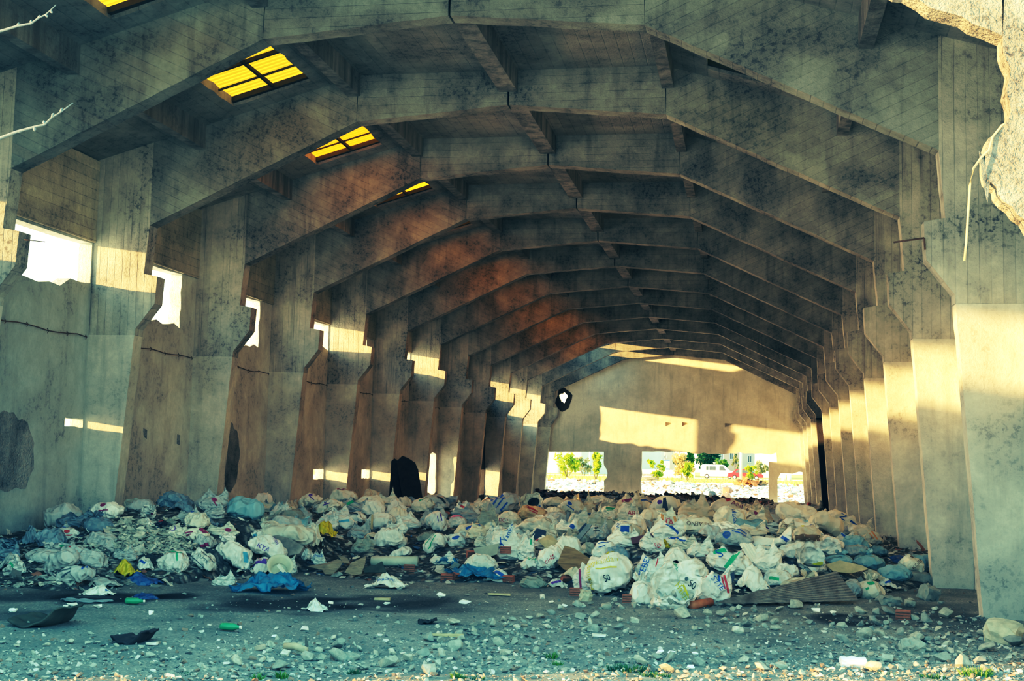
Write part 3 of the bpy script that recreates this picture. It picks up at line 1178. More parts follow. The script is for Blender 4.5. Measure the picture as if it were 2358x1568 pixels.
def drape(seed, hump=.30, n=40, ragged=.16):
    """an empty bag or torn sheet lying in folds"""
    vs, fs = [], []
    r = random.Random(seed)
    ang = r.uniform(-.5, .5)
    for j in range(n + 1):
        for i in range(n + 1):
            u, v = i / n * 2 - 1, j / n * 2 - 1
            edge = max(abs(u), abs(v))
            x = u * (1 + ragged * nz(v * 2.1, seed, u)) * .5
            y = v * (1 + ragged * nz(u * 2.1, seed + 7, v)) * .40
            fold = ridge(Vector((u * math.cos(ang) * 1.2 + v * .4, v * 1.1 - u * math.sin(ang), 0)), seed, 1.0)
            z = hump * (1 - smooth(.2, 1.05, math.hypot(u, v))) + .12 * fold * (1 - .25 * edge)
            z += .10 * max(0, nz(u * 1.6, v * 1.6, seed + 3)) * edge
            vs.append(Vector((x + .05 * nz(u * 5, v * 5, seed), y + .05 * nz(u * 5, v * 5, seed + 11), z)))
    for j in range(n):
        for i in range(n):
            a = j * (n + 1) + i
            fs.append((a, a + 1, a + n + 2, a + n + 1))
    return finish('crumpled_bag', vs, fs)


def tube_sack(seed):
    """a long collapsed sack lying down with its mouth flaring open at one end"""
    def fn(t, a, j):
        c, s = math.cos(a), math.sin(a)
        rad = .22 * (.35 + .65 * smooth(0, .3, t)) * (1 - .35 * smooth(.45, .75, t)) * (1 + 1.0 * smooth(.78, 1, t))
        p = Vector((t * 1.0, rad * c * 1.05, rad * s * .85 + .12 * t + .25 * smooth(.75, 1, t)))
        d = ridge(Vector((p.x * .9, p.y * 2.2, p.z * 2.2)), seed, 2.0) * .028
        return p + Vector((0, c, s)) * d
    vs, fs = rings([i / 26 for i in range(27)], 44, seed, fn)
    return finish('long_sack', vs, fs)


def bag_mat(name, col, var=.12, rough=.55, trans=0.0, dirt=.45):
    m = NT(name)
    p = m.coord('Object')
    oi = m.n('ShaderNodeObjectInfo')
    off = m.n('ShaderNodeVectorMath', operation='SCALE', inp={'Scale': 37.0})
    cmb = m.n('ShaderNodeCombineXYZ')
    for i in range(3): m.t.links.new(oi.outputs['Random'], cmb.inputs[i])
    m.t.links.new(cmb.outputs[0], off.inputs[0])
    ad = m.n('ShaderNodeVectorMath', operation='ADD')
    m.t.links.new(p, ad.inputs[0]); m.t.links.new(off.outputs[0], ad.inputs[1])
    q = ad.outputs[0]
    n = m.noise(q, 2.6, 4, .65, .4)
    c = m.mix(m.ramp(oi.outputs['Random'], [(0., 0.), (1., 1.)]), tuple(x * (1 - var * 1.6) for x in col), tuple(min(.9, x * (1 + var * .5)) for x in col))
    c = m.mix(m.ramp(n, [(.42, 0.), (.72, dirt)]), c, (col[0] * .52, col[1] * .49, col[2] * .42))
    cr = m.n('ShaderNodeTexNoise', noise_type='RIDGED_MULTIFRACTAL', inp={'Scale': 4.2, 'Detail': 3., 'Distortion': 1.0})
    m.t.links.new(q, cr.inputs['Vector'])
    nd = m.n('ShaderNodeBsdfPrincipled')
    m.t.links.new(c, nd.inputs['Base Color'])
    nd.inputs['Roughness'].default_value = rough
    nd.inputs['Specular IOR Level'].default_value = .35
    fo = m.n('ShaderNodeTexVoronoi', feature='F1', inp={'Scale': 5.2, 'Randomness': 1.0})
    dw = m.n('ShaderNodeMix', data_type='VECTOR', inp={0: .22})
    nn = m.n('ShaderNodeTexNoise', inp={'Scale': 2.0, 'Detail': 2.})
    m.t.links.new(q, nn.inputs['Vector'])
    m.t.links.new(q, dw.inputs[4]); m.t.links.new(nn.outputs['Color'], dw.inputs[5])
    m.t.links.new(dw.outputs[1], fo.inputs['Vector'])
    b = m.bump(m.math('ADD', cr.outputs['Fac'], m.math('MULTIPLY', fo.outputs['Distance'], 1.6)), .8, .055)
    m.t.links.new(b, nd.inputs['Normal'])
    if trans:
        tl = m.n('ShaderNodeBsdfTranslucent'); m.t.links.new(c, tl.inputs['Color']); m.t.links.new(b, tl.inputs['Normal'])
        mx = m.n('ShaderNodeMixShader', inp={0: trans})
        m.t.links.new(nd.outputs[0], mx.inputs[1]); m.t.links.new(tl.outputs[0], mx.inputs[2])
        return m.done(mx.outputs[0])
    return m.done(nd.outputs[0])


BM = {
    'white': bag_mat('white_woven_plastic', (.84, .85, .82)),
    'cream': bag_mat('cream_woven_plastic', (.78, .75, .64)),
    'beige': bag_mat('beige_woven_plastic', (.66, .58, .44)),
    'grey': bag_mat('grey_woven_plastic', (.50, .51, .50)),
    'slate': bag_mat('slate_blue_plastic', (.24, .30, .36), rough=.4),
    'blue': bag_mat('blue_plastic_film', (.06, .30, .56), rough=.3, trans=.25, dirt=.3),
    'navy': bag_mat('navy_plastic_film', (.05, .11, .28), rough=.35, dirt=.4),
    'paleblue': bag_mat('pale_blue_plastic_film', (.42, .63, .72), rough=.3, trans=.3, dirt=.2),
    'clear': bag_mat('clear_plastic_film', (.56, .58, .50), rough=.25, trans=.45, dirt=.4),
    'yellow': bag_mat('yellow_plastic', (.68, .52, .02), rough=.45, dirt=.5),
    'orange': bag_mat('peach_woven_plastic', (.80, .54, .30)),
    'dark': bag_mat('dark_plastic', (.03, .035, .05), rough=.4),
}


def ink(name, col):
    return plain('ink_' + name, col, .6, .15, 8, 0)


INK = {'red': ink('red', (.50, .05, .05)), 'blue': ink('blue', (.03, .10, .42)), 'purple': ink('purple', (.16, .05, .34)), 'green': ink('green', (.03, .36, .16)),
       'yellow': ink('yellow', (.66, .55, .03)), 'black': ink('black', (.03, .03, .03)), 'brown': ink('brown', (.22, .12, .06)), 'orange': ink('orange', (.62, .28, .08)), 'sky': ink('sky', (.10, .36, .58)), 'maroon': ink('maroon', (.30, .03, .10)), 'pink': ink('pink', (.75, .20, .30)), 'grey': ink('grey', (.10, .12, .12))}

SHAPES = {}


def shape(kind, seed):
    key = (kind, seed)
    if key not in SHAPES:
        SHAPES[key] = {'pillow': pillow, 'peak': peak, 'open': open_sack, 'gape': lambda s: open_sack(s, .72, 2.1), 'knot': knot, 'drape': drape, 'tube': tube_sack,
                       'sheet': lambda s: drape(s, .12, 40, .3), 'flat': lambda s: pillow(s + 90, .5, .26, .8), 'tall': lambda s: peak(s, 1.9, .2), 'fat': lambda s: pillow(s + 50, .72, .66, .5)}[kind](seed)
    return SHAPES[key]


KIND_NAME = {'gape': 'open_sack', 'pillow': 'filled_sack', 'peak': 'upright_sack', 'open': 'open_sack', 'knot': 'knotted_bag', 'drape': 'crumpled_bag', 'tube': 'long_sack', 'sheet': 'plastic_sheet', 'flat': 'flat_sack', 'tall': 'upright_sack', 'fat': 'stuffed_sack'}


def text_mesh(s):
    cu = bpy.data.curves.new('lettering', 'FONT')
    cu.body = s
    cu.size = 1.0
    cu.align_x = 'CENTER'
    cu.align_y = 'CENTER'
    cu.resolution_u = 3
    ob = bpy.data.objects.new('lettering', cu)
    COL.objects.link(ob)
    dg = bpy.context.evaluated_depsgraph_get()
    dg.update()
    me = bpy.data.meshes.new_from_object(ob.evaluated_get(dg))
    bpy.data.objects.remove(ob)
    bm = bmesh.new()
    bm.from_mesh(me)
    bpy.data.meshes.remove(me)
    bmesh.ops.triangulate(bm, faces=bm.faces)
    for _ in range(2):
        bmesh.ops.subdivide_edges(bm, edges=[e for e in bm.edges if e.calc_length() > .16], cuts=1, use_grid_fill=False)
        bmesh.ops.triangulate(bm, faces=bm.faces)
    bm.verts.index_update()
    v = [x.co.copy() for x in bm.verts]
    f = [tuple(x.index for x in fc.verts) for fc in bm.faces]
    bm.free()
    return v, f


def patch(w_, h_, n=14, shape_='rect'):
    v, f = [], []
    m_ = max(2, int(n * h_ / max(w_, h_)) + 1); k = max(2, int(n * w_ / max(w_, h_)) + 1)
    for j in range(m_ + 1):
        for i in range(k + 1):
            a, b = i / k * 2 - 1, j / m_ * 2 - 1
            if shape_ == 'disc':
                a, b = a * math.sqrt(1 - b * b / 2), b * math.sqrt(1 - a * a / 2)
            if shape_ == 'arc':
                b += .9 * (1 - a * a)
            v.append(Vector((a * w_ / 2, b * h_ / 2, 0)))
    for j in range(m_):
        for i in range(k):
            q = j * (k + 1) + i
            f.append((q, q + 1, q + k + 2, q + k + 1))
    return v, f


def decal(bag, bvh, v, f, at, roll, size, mat, name, lift):
    """lay flat artwork on the bag's skin, seen from the front and a little above; at = (across, up) in bag units"""
    me = bag.data
    cz = me['rz'] * .5
    rz = -bag.rotation_euler.z
    q = Matrix.Rotation(rz, 3, 'Z')
    look = q @ Vector((0, .93, -.37))
    right = q @ Vector((1, 0, 0))
    up = right.cross(look)
    # undo the uneven scaling of the bag when stepping across the artwork
    sx_, sz_ = bag.scale.x, bag.scale.z
    org = Vector((0, 0, cz)) + right * at[0] + up * at[1]
    c, s = math.cos(roll), math.sin(roll)
    out, ok = [], []
    for p in v:
        a, b = (p.x * c - p.y * s) * size, (p.x * s + p.y * c) * size
        o = org + right * a + up * b * (sx_ / sz_) - look * 4
        hit = bvh.ray_cast(o, look)
        if hit[0] is None:
            out.append(Vector()); ok.append(False)
        else:
            out.append(hit[0] - look * lift + hit[1] * lift * (1 if hit[1].dot(look) < 0 else -1) * .6); ok.append(True)
    ff = []
    for fc in f:
        if all(ok[i] for i in fc):
            zs = [(out[i] - org).dot(look) for i in fc]
            if max(zs) - min(zs) < .16:
                ff.append(fc)
    if not ff: return None
    if name != 'printed_lettering':
        par = {}

        def find(a):
            while par.setdefault(a, a) != a: a = par[a]
            return a
        for fc in ff:
            for i in fc[1:]: par[find(fc[0])] = find(i)
        cntr = {}
        for fc in ff: cntr[find(fc[0])] = cntr.get(find(fc[0]), 0) + 1
        top = max(cntr, key=cntr.get)
        ff = [fc for fc in ff if find(fc[0]) == top]
    used = sorted({i for fc in ff for i in fc})
    mp = {i: k for k, i in enumerate(used)}
    return mesh_obj(name, [out[i] for i in used], [tuple(mp[i] for i in fc) for fc in ff], mat, bag, True)


DRESSED = {}
BAGS = []          # (object, x, y, radius, short noun phrase, u, v)


def put(kind, seed, col, u, v, wpx, hpx, label, short=None, rz=0.0, art=(), lean=0.0, name=None, group=None, cat='sack', sink=.03, pos=None, depth=None, flip=False):
    p = pos or on_heap(u, v)
    dist = (p - CAM).dot(FW)
    wm = wpx * dist / F_PX
    hm = hpx * dist / F_PX
    key = (kind, seed, col)
    if key not in DRESSED:
        base = shape(kind, seed)
        me = DRESSED[key] = base.copy()
        me['ry'], me['rz'] = base['ry'], base['rz']
        me.materials.append(BM[col])
    me = DRESSED[key]
    o = link_mesh(name or KIND_NAME[kind], me)
    k = hm / (wm * me['rz'])
    sy = depth or max(.55, min(1.3, (k + 1) / 2))
    o.scale = (wm * (-1 if flip else 1), wm * sy, wm * k)
    o.rotation_euler = (0, lean, rz)
    depth_half = wm * sy * me['ry'] / 2
    o.location = (p.x, p.y + depth_half * .55, p.z - sink)
    if lean:
        o.location.z += abs(math.sin(lean)) * wm * .22
    tag(o, label, cat, group)
    if art:
        bvh = BVHTree.FromPolygons([vv.co.copy() for vv in me.vertices], [tuple(pp.vertices) for pp in me.polygons])
        for a in art:
            what = a[0]
            if what == 't':
                _, s, at, roll, size, ic = a
                vv, ff = text_mesh(s)
                nm = 'printed_lettering'
            else:
                _, dims, at, roll, size, ic = a
                vv, ff = patch(dims[0], dims[1], 14, {'s': 'rect', 'd': 'disc', 'a': 'arc'}[what])
                nm = {'s': 'printed_stripe', 'd': 'printed_badge', 'a': 'printed_band'}[what]
            decal(o, bvh, vv, ff, at, roll, size, INK[ic], nm, .012 if what == 't' else .008)
    uc, vc = to_px(o.location + Vector((0, 0, hm / 2)))
    BAGS.append((o, o.location.x, o.location.y, wm / 2, short, uc, vc))
    return o
# ------------------------------------------------------------------ the sacks one can tell apart, from the front of the right-hand pile round to the left wall
G = 'sacks of rubble on the heap'
Q = math.pi
# front corner of the right-hand pile
put('tall', 1, 'white', 1347, 1368, 62, 92, 'slim upright white sack with a maroon side stripe, front left of the right pile', 'the slim striped white sack', art=[('s', (.10, 1.0), (-.2, -.1), .12, .8, 'maroon')], group=G)
put('fat', 2, 'white', 1418, 1372, 122, 98, 'large white sack lettered saykandan in yellow with a 50 below', 'the sack lettered saykandan', lean=-.45,
    art=[('t', 'saykandan', (.02, .03), -.2, .15, 'yellow'),  ('t', '50', (-.02, -.16), -.18, .13, 'black'), ('d', (.30, .13), (.14, .20), -.4, 1, 'yellow'), ('d', (.2, .06), (.22, .24), -.45, 1, 'sky'), ('t', 'Haklaş', (-.32, -.06), 1.15, .13, 'yellow'), ('s', (.4, .025), (.05, -.06), -.3, 1, 'yellow')], group=G)
put('tall', 3, 'white', 1496, 1348, 78, 82, 'white sack with the blue word TEBEŞ running up its side', 'the sack lettered TEBEŞ', art=[('t', 'TEBEŞ', (-.14, .12), 1.25, .26, 'blue'), ('s', (.03, .3), (.2, .35), -.2, 1, 'red')], group=G)
put('knot', 1, 'white', 1482, 1390, 74, 76, 'knotted milky plastic bag tied at the front between the 50 kilo sacks', 'the knotted milky bag', group=G, cat='bag')
put('gape', 1, 'white', 1555, 1402, 122, 100, 'open white sack at the very front with yellow script and a 50', 'the open sack spilling rubble',
    art=[('t', '50', (.30, .12), -.6, .16, 'black'), ('t', 'Hakla', (.10, .02), -1.0, .16, 'yellow'), ('d', (.07, .07), (.19, .24), 0, 1, 'grey'), ('s', (.04, .4), (.22, -.06), .5, 1, 'yellow')], group=G)
put('peak', 2, 'white', 1642, 1388, 88, 92, 'red and blue striped white sack lettered STTE, left of the corrugated sheet', 'the red and blue striped sack',
    art=[('t', 'STTE', (.12, -.04), -.9, .2, 'blue'), ('s', (.06, .55), (.33, .02), .25, 1, 'red'), ('s', (.04, .45), (.25, .05), .25, 1, 'red'), ('a', (.5, .07), (.08, .25), -.25, 1, 'red'), ('s', (.1, .07), (-.22, .18), -.1, 1, 'red'), ('s', (.05, .25), (.14, .18), .2, 1, 'blue')], group=G)
put('fat', 3, 'white', 1585, 1345, 92, 66, 'plump plain white sack heaped behind the open sack spilling rubble', 'the plump plain white sack', group=G)
put('pillow', 4, 'white', 1537, 1345, 66, 50, 'white sack with a small green print wedged beside the word TEBEŞ sack', 'the small green print sack', art=[('t', 'soğu', (.1, .1), -.5, .28, 'green')], lean=.4, group=G)
put('drape', 5, 'white', 1732, 1362, 84, 66, 'clean white sack draped in folds just behind the rusty corrugated sheet', 'the clean draped white sack', group=G)
put('fat', 5, 'white', 1790, 1352, 74, 46, 'white sack slumped behind the middle of the rusty corrugated sheet', 'the slumped sack behind the corrugated sheet', art=[('s', (.3, .1), (-.1, -.1), -.1, 1, 'green')], group=G)
put('gape', 4, 'white', 1866, 1318, 88, 74, 'stiff open-ended white sack with a pale yellow stripe at the right of the right pile', 'the open-ended yellow striped sack', rz=.5, art=[('s', (.62, .16), (.12, -.14), .08, 1, 'yellow')], group=G)
put('peak', 6, 'white', 1664, 1320, 96, 72, 'white sack with broad green stripes and a dark letter S across it', 'the green striped sack', lean=.35, art=[('s', (.11, .62), (.12, .0), -.3, 1, 'green'), ('s', (.5, .10), (-.16, .16), .55, 1, 'green'), ('t', 'S', (-.22, -.05), .9, .32, 'blue')], group=G)
put('fat', 7, 'white', 1700, 1322, 66, 54, 'rounded white sack with black lettering beside the green striped sack', 'the rounded black lettered sack', art=[('t', 'AKENO', (0, .2), -.2, .17, 'black')], group=G)
put('peak', 8, 'white', 1772, 1316, 78, 66, 'sharply folded white sack in the middle of the right pile', 'the sharply folded white sack', lean=-.35, group=G)
put('pillow', 8, 'white', 1812, 1332, 60, 40, 'small white sack tied off with a wrinkled neck behind the corrugated sheet', 'the wrinkled neck sack', group=G)
put('tube', 1, 'white', 1752, 1262, 136, 56, 'long white sack with a flared round mouth lying across the right pile', 'the long flared white sack', art=[('s', (.12, .14), (-.43, -.05), .3, 1, 'blue'), ('s', (.05, .12), (-.32, -.02), .3, 1, 'blue'), ('s', (.14, .05), (.4, -.1), -.6, 1, 'blue')], group=G)
put('drape', 9, 'white', 1560, 1300, 90, 44, 'white sack opened out flat behind the saykandan sack', 'the opened flat white sack', group=G)
put('peak', 10, 'white', 1612, 1282, 64, 56, 'white sack with two upright corners in the centre of the right pile', 'the two cornered white sack', group=G)
put('peak', 11, 'cream', 1576, 1268, 70, 44, 'cream sack folded over left of the two cornered white sack', 'the folded cream sack', group=G)
put('pillow', 12, 'white', 1768, 1288, 86, 36, 'greenish white flat sack under the long flared sack', 'the greenish flat sack', group=G)
# rows behind
put('pillow', 13, 'grey', 1690, 1256, 92, 44, 'grey sack printed with a round blue seal and blue lines', 'the blue seal sack', art=[('d', (.2, .2), (-.18, -.02), 0, 1, 'blue'), ('d', (.15, .15), (-.18, -.02), 0, 1.0, 'grey'), ('s', (.4, .035), (.12, .10), -.3, 1, 'blue'), ('s', (.36, .03), (.12, .02), -.3, 1, 'blue')], group=G)
put('fat', 14, 'cream', 1606, 1232, 104, 46, 'plump cream sack lettered ONEA SI in brown', 'the sack lettered ONEA SI', art=[('t', 'IS AENO', (.0, -.02), Q - .06, .13, 'brown')], group=G)
put('tall', 4, 'cream', 1536, 1236, 62, 74, 'tall cream sack lettered HA in red with an orange stripe', 'the sack lettered HA', art=[('t', 'HA', (.02, -.1), 0, .34, 'red'), ('t', 'JH', (.02, .1), .1, .18, 'red'), ('s', (.12, .5), (-.18, .33), .05, 1, 'orange'), ('s', (.09, .3), (.3, .05), .3, 1, 'orange'), ('s', (.5, .02), (.02, -.27), 0, 1, 'red'), ('s', (.5, .02), (.02, -.33), 0, 1, 'red')], group=G)
put('peak', 12, 'beige', 1602, 1206, 88, 76, 'big translucent beige sack with a sharp peak standing highest on the far edge', 'the tall peaked beige sack', group=G)
put('fat', 15, 'cream', 1670, 1228, 76, 62, 'cream sack with the blue word Walsan up its side', 'the sack lettered Walsan', art=[('t', 'Walsan', (.12, -.02), -1.1, .2, 'blue')], lean=.3, group=G)
put('pillow', 16, 'cream', 1676, 1186, 84, 42, 'pinkish cream sack with a red patch on the far edge of the right pile', 'the red patched sack', art=[('s', (.12, .14), (.0, .1), .4, 1, 'red'), ('t', 'ANI', (.25, -.02), -.2, .18, 'maroon')], group=G)
put('peak', 17, 'cream', 1732, 1214, 72, 56, 'square-shouldered cream sack behind the thin dark rod', 'the square-shouldered cream sack', group=G)
put('pillow', 18, 'cream', 1836, 1212, 112, 52, 'large well-filled cream sack tilted on the far right of the pile', 'the large tilted cream sack', lean=.22, group=G)
put('tall', 5, 'beige', 1812, 1240, 48, 50, 'beige sack with the brown letters ONSA up its side', 'the sack lettered ONSA', art=[('t', 'ONSA', (0, .1), -1.3, .3, 'brown')], group=G)
put('fat', 19, 'beige', 1860, 1254, 70, 50, 'beige sack with a broad olive band round it', 'the olive banded sack', art=[('s', (.8, .18), (0, -.16), .03, 1, 'brown'), ('s', (.35, .08), (-.05, .28), .7, 1, 'yellow'), ('t', 'SIND', (.1, .26), .5, .12, 'blue')], group=G)
put('pillow', 20, 'cream', 1930, 1226, 92, 46, 'cream sack with a big blue letter U on the right slope', 'the blue letter U sack', art=[('t', 'UN', (.0, -.06), 1.4, .24, 'blue'), ('s', (.2, .06), (.3, -.03), -.2, 1, 'blue')], lean=.3, group=G)
put('peak', 21, 'cream', 1984, 1232, 62, 44, 'cream sack with two ears against the right columns', 'the two-eared cream sack', group=G)
put('pillow', 22, 'cream', 1992, 1254, 78, 34, 'long cream sack with faint orange lettering near the right columns', 'the faint orange lettered sack', art=[('s', (.3, .05), (.18, .02), -.7, 1, 'orange'), ('s', (.2, .03), (.10, -.03), -.7, 1, 'orange')], lean=.3, group=G)
put('pillow', 23, 'grey', 1975, 1280, 60, 30, 'pale grey sack above the blue plastic bags', 'the pale grey sack', group=G)
put('peak', 23, 'cream', 1868, 1182, 58, 40, 'small cream sack with a red corner beside the last right columns', 'the red cornered sack', art=[('s', (.15, .15), (-.1, .1), .4, 1, 'red')], group=G)
# blue bags by the right columns
GB = 'blue plastic bags by the right columns'
put('knot', 2, 'paleblue', 1930, 1302, 72, 40, 'pale blue plastic bag leftmost of those by the right columns', 'the leftmost pale blue bag', group=GB, cat='bag')
put('knot', 3, 'paleblue', 2002, 1306, 76, 46, 'pale blue plastic bag in the middle of those by the right columns', 'the middle pale blue bag', group=GB, cat='bag')
put('fat', 24, 'paleblue', 2062, 1338, 84, 44, 'shiny pale blue bag nearest the yard by the right columns', 'the nearest pale blue bag', group=GB, cat='bag')
put('fat', 25, 'paleblue', 2120, 1318, 54, 46, 'rounded blue bag pressed against the base of a right column', 'the blue bag against the column', group=GB, cat='bag')
put('drape', 26, 'navy', 2072, 1298, 80, 24, 'dark navy plastic bag tucked behind the pale blue bags', 'the navy bag', group=GB, cat='bag')
put('fat', 28, 'cream', 2094, 1326, 62, 46, 'cream sack with brown lettering leaning on the pale blue bags', 'the brown lettered cream sack', lean=.35, art=[('t', 'KOZEM', (.12, .0), 1.2, .17, 'brown'), ('d', (.14, .09), (-.15, .12), 0, 1, 'brown')], group=G)
put('knot', 5, 'cream', 2004, 1378, 72, 62, 'wrinkled cream bag with a green patch right of the corrugated sheet', 'the wrinkled green patched bag', art=[('s', (.2, .14), (.02, .0), .3, 1, 'green'), ('s', (.1, .08), (-.1, -.16), .3, 1, 'green')], group=G, cat='bag')
put('fat', 29, 'grey', 1962, 1374, 52, 44, 'grey white bag close behind the right end of the corrugated sheet', 'the grey white bag', group=G, cat='bag')
put('drape', 30, 'white', 2040, 1350, 52, 22, 'flattened white bag with blue print under the pale blue bags', 'the flattened blue print bag', art=[('s', (.3, .1), (.1, 0), .4, 1, 'blue')], group=G, cat='bag')
# middle
put('pillow', 31, 'slate', 1422, 1302, 68, 46, 'bluish grey pillow-shaped sack with a pale seam in the middle of the heap', 'the bluish grey pillow sack', lean=-.25, group=G)
put('fat', 32, 'white', 1392, 1292, 64, 50, 'white sack with faint blue lettering left of the bluish grey pillow sack', 'the faint blue lettered sack', art=[('s', (.4, .035), (-.05, .16), .2, 1, 'blue'), ('s', (.25, .03), (-.1, .05), .2, 1, 'blue')], group=G)
put('pillow', 33, 'white', 1282, 1312, 74, 54, 'white sack with red script beside the brown board', 'the red script sack', lean=-.5, art=[('t', 'firin', (-.08, .2), .35, .26, 'red'), ('t', 'ci-iz', (-.06, -.1), .05, .24, 'red')], group=G)
put('peak', 34, 'white', 1262, 1262, 92, 40, 'white sack with a red leaf mark behind the tan cardboard piece', 'the red leaf sack', art=[('s', (.07, .1), (-.3, .1), .7, 1, 'red')], group=G)
put('tall', 7, 'white', 1170, 1288, 86, 92, 'tall peaked white sack with blue lettering up its edge behind the red brick', 'the tall peaked white sack', art=[('t', 'Ø Yanko', (-.06, .12), 1.15, .2, 'blue'), ('s', (.03, .2), (-.2, -.1), .2, 1, 'blue')], group=G)
put('tall', 8, 'white', 1208, 1290, 46, 66, 'narrow white sack with a squared tip right of the tall peaked sack', 'the narrow white sack', art=[('s', (.07, .3), (.3, .3), .05, 1, 'green')], group=G)
put('tall', 9, 'white', 1136, 1264, 42, 66, 'thin white sack standing straight up left of the tall peaked sack', 'the thin standing white sack', group=G)
put('peak', 35, 'cream', 1108, 1258, 36, 44, 'small triangular cream sack left of the thin standing sack', 'the triangular cream sack', group=G)
put('fat', 36, 'white', 1222, 1314, 54, 36, 'small white bag with green letters beside the red script sack', 'the green lettered bag', art=[('t', 'VA', (.05, .1), -.1, .34, 'green')], group=G, cat='bag')
put('fat', 37, 'white', 1104, 1318, 84, 46, 'round plump white sack beside the torn blue sheet', 'the round plump white sack', art=[('s', (.2, .08), (-.3, -.25), -.7, 1, 'blue')], group=G)
put('drape', 38, 'white', 1148, 1340, 76, 34, 'white sack with bold blue print lying in front of the torn blue sheet', 'the bold blue print sack', art=[('s', (.35, .1), (.0, .02), -.5, 1, 'blue'), ('s', (.2, .06), (.2, .1), -.5, 1, 'black')], group=G)
put('fat', 39, 'clear', 1226, 1354, 66, 32, 'clear plastic bag of rubble at the front edge of the middle of the heap', 'the clear plastic bag', group=G, cat='bag')
put('drape', 40, 'white', 1280, 1352, 56, 24, 'white bag with purple print beside the clear plastic bag', 'the purple print bag', art=[('s', (.4, .1), (0, .0), .3, 1, 'purple')], group=G, cat='bag')
put('tall', 10, 'clear', 1118, 1226, 56, 70, 'hooded greenish clear plastic bag standing up on the heap', 'the hooded clear bag', group=G, cat='bag')
put('fat', 41, 'cream', 1168, 1216, 60, 44, 'cream sack with faint red letters beside the hooded clear bag', 'the faint red lettered sack', art=[('t', 'DO Vals', (0, -.14), -.1, .18, 'red')], group=G)
put('pillow', 42, 'grey', 1164, 1190, 82, 50, 'grey sack covered in lines of blue print near the left columns', 'the blue print lined sack', lean=-.45, art=[('s', (.4, .05), (-.05, .14), .5, 1, 'blue'), ('s', (.4, .05), (-.02, .04), .5, 1, 'blue'), ('s', (.4, .04), (.02, -.06), .5, 1, 'blue'), ('s', (.3, .04), (.08, -.16), .5, 1, 'blue')], group=G)
put('gape', 6, 'cream', 1222, 1180, 54, 50, 'round-mouthed cream sack showing a dark hole, standing at the back', 'the round-mouthed cream sack', art=[('d', (.5, .36), (.04, .12), .2, 1, 'black'), ('s', (.1, .1), (.34, -.15), .3, 1, 'blue')], group=G)  # black disc painted on as the shaded inside of the mouth
put('fat', 43, 'orange', 1222, 1198, 70, 38, 'peach sack with red lines of lettering below the round-mouthed sack', 'the peach red lettered sack', art=[('s', (.4, .03), (-.05, .14), -.5, 1, 'red'), ('s', (.4, .05), (.06, .04), -.4, 1, 'red'), ('s', (.3, .03), (.10, -.06), -.4, 1, 'red')], group=G)
put('pillow', 44, 'cream', 1232, 1228, 84, 42, 'broad cream sack below the peach sack in the middle of the heap', 'the broad cream sack', group=G)
put('fat', 45, 'grey', 1276, 1218, 62, 44, 'grey white sack right of the broad cream sack', 'the grey white sack', group=G)
put('tall', 11, 'cream', 1330, 1232, 60, 72, 'tall cream sack between the two dark planks', 'the tall cream sack between planks', art=[('s', (.1, .16), (-.1, .0), .3, 1, 'red')], group=G)
put('tall', 12, 'cream', 1374, 1228, 42, 70, 'thin peaked cream sack right of the leaning blue-black plank', 'the thin peaked cream sack', group=G)
put('peak', 46, 'cream', 1402, 1206, 48, 40, 'small cream sack with one sharp tip on the far edge', 'the sharp tipped cream sack', group=G)
put('tall', 13, 'cream', 1446, 1206, 52, 62, 'cream sack standing behind the draped white bag on the far edge', 'the standing cream sack', art=[('t', 'ARI', (.2, -.2), 0, .3, 'red')], group=G)
put('drape', 47, 'white', 1462, 1240, 76, 60, 'white bag draped down over the blue lettered box', 'the draped bag over the blue box', group=G, cat='bag')
put('fat', 48, 'white', 1434, 1244, 50, 46, 'boxy white packet with blue blocks and the letters KIZMAZ', 'the blue lettered packet', art=[('t', 'KIZMAZ', (-.25, -.05), 1.45, .24, 'blue'), ('s', (.4, .3), (.1, -.02), 0, 1, 'blue'), ('s', (.9, .05), (0, .33), 0, 1, 'blue')], group=G)
put('peak', 49, 'white', 1496, 1272, 62, 50, 'cone-shaped white sack with small red letters left of the yellow scrap', 'the cone-shaped sack', lean=.3, art=[('t', 'RIZ', (.2, -.2), .1, .2, 'red')], group=G)
put('flat', 50, 'white', 1560, 1256, 68, 26, 'flat white sack with a blue swirl print beside the yellow scrap', 'the blue swirl sack', art=[('d', (.3, .12), (-.1, .03), -.1, 1, 'blue'), ('s', (.3, .06), (.2, -.05), -.3, 1, 'blue'), ('t', 'D', (-.25, .06), 0, .2, 'blue')], group=G)
put('drape', 51, 'yellow', 1528, 1262, 34, 26, 'scrap of yellow plastic between the cone-shaped sack and the blue swirl sack', 'the yellow scrap', group=G, cat='bag')
put('peak', 52, 'grey', 1068, 1196, 66, 44, 'grey peaked bag in the back row near the left columns', 'the grey peaked bag', group=G, cat='bag')
put('fat', 53, 'white', 1050, 1214, 46, 32, 'white dome-shaped bag with a pink band', 'the pink banded bag', art=[('a', (.8, .16), (-.05, .12), .25, 1, 'pink')], group=G, cat='bag')
put('peak', 54, 'grey', 1000, 1196, 62, 40, 'grey white sack with printed lines in the back row below the dark boards', 'the printed grey white sack', art=[('s', (.4, .05), (0, .1), 0, 1, 'grey'), ('s', (.4, .03), (0, .0), 0, 1, 'grey')], group=G)
put('fat', 55, 'cream', 1125, 1178, 50, 34, 'cream sack with an orange stripe in the back row by the black bay', 'the orange striped sack', art=[('a', (.5, .1), (-.1, .15), .5, 1, 'orange')], group=G)
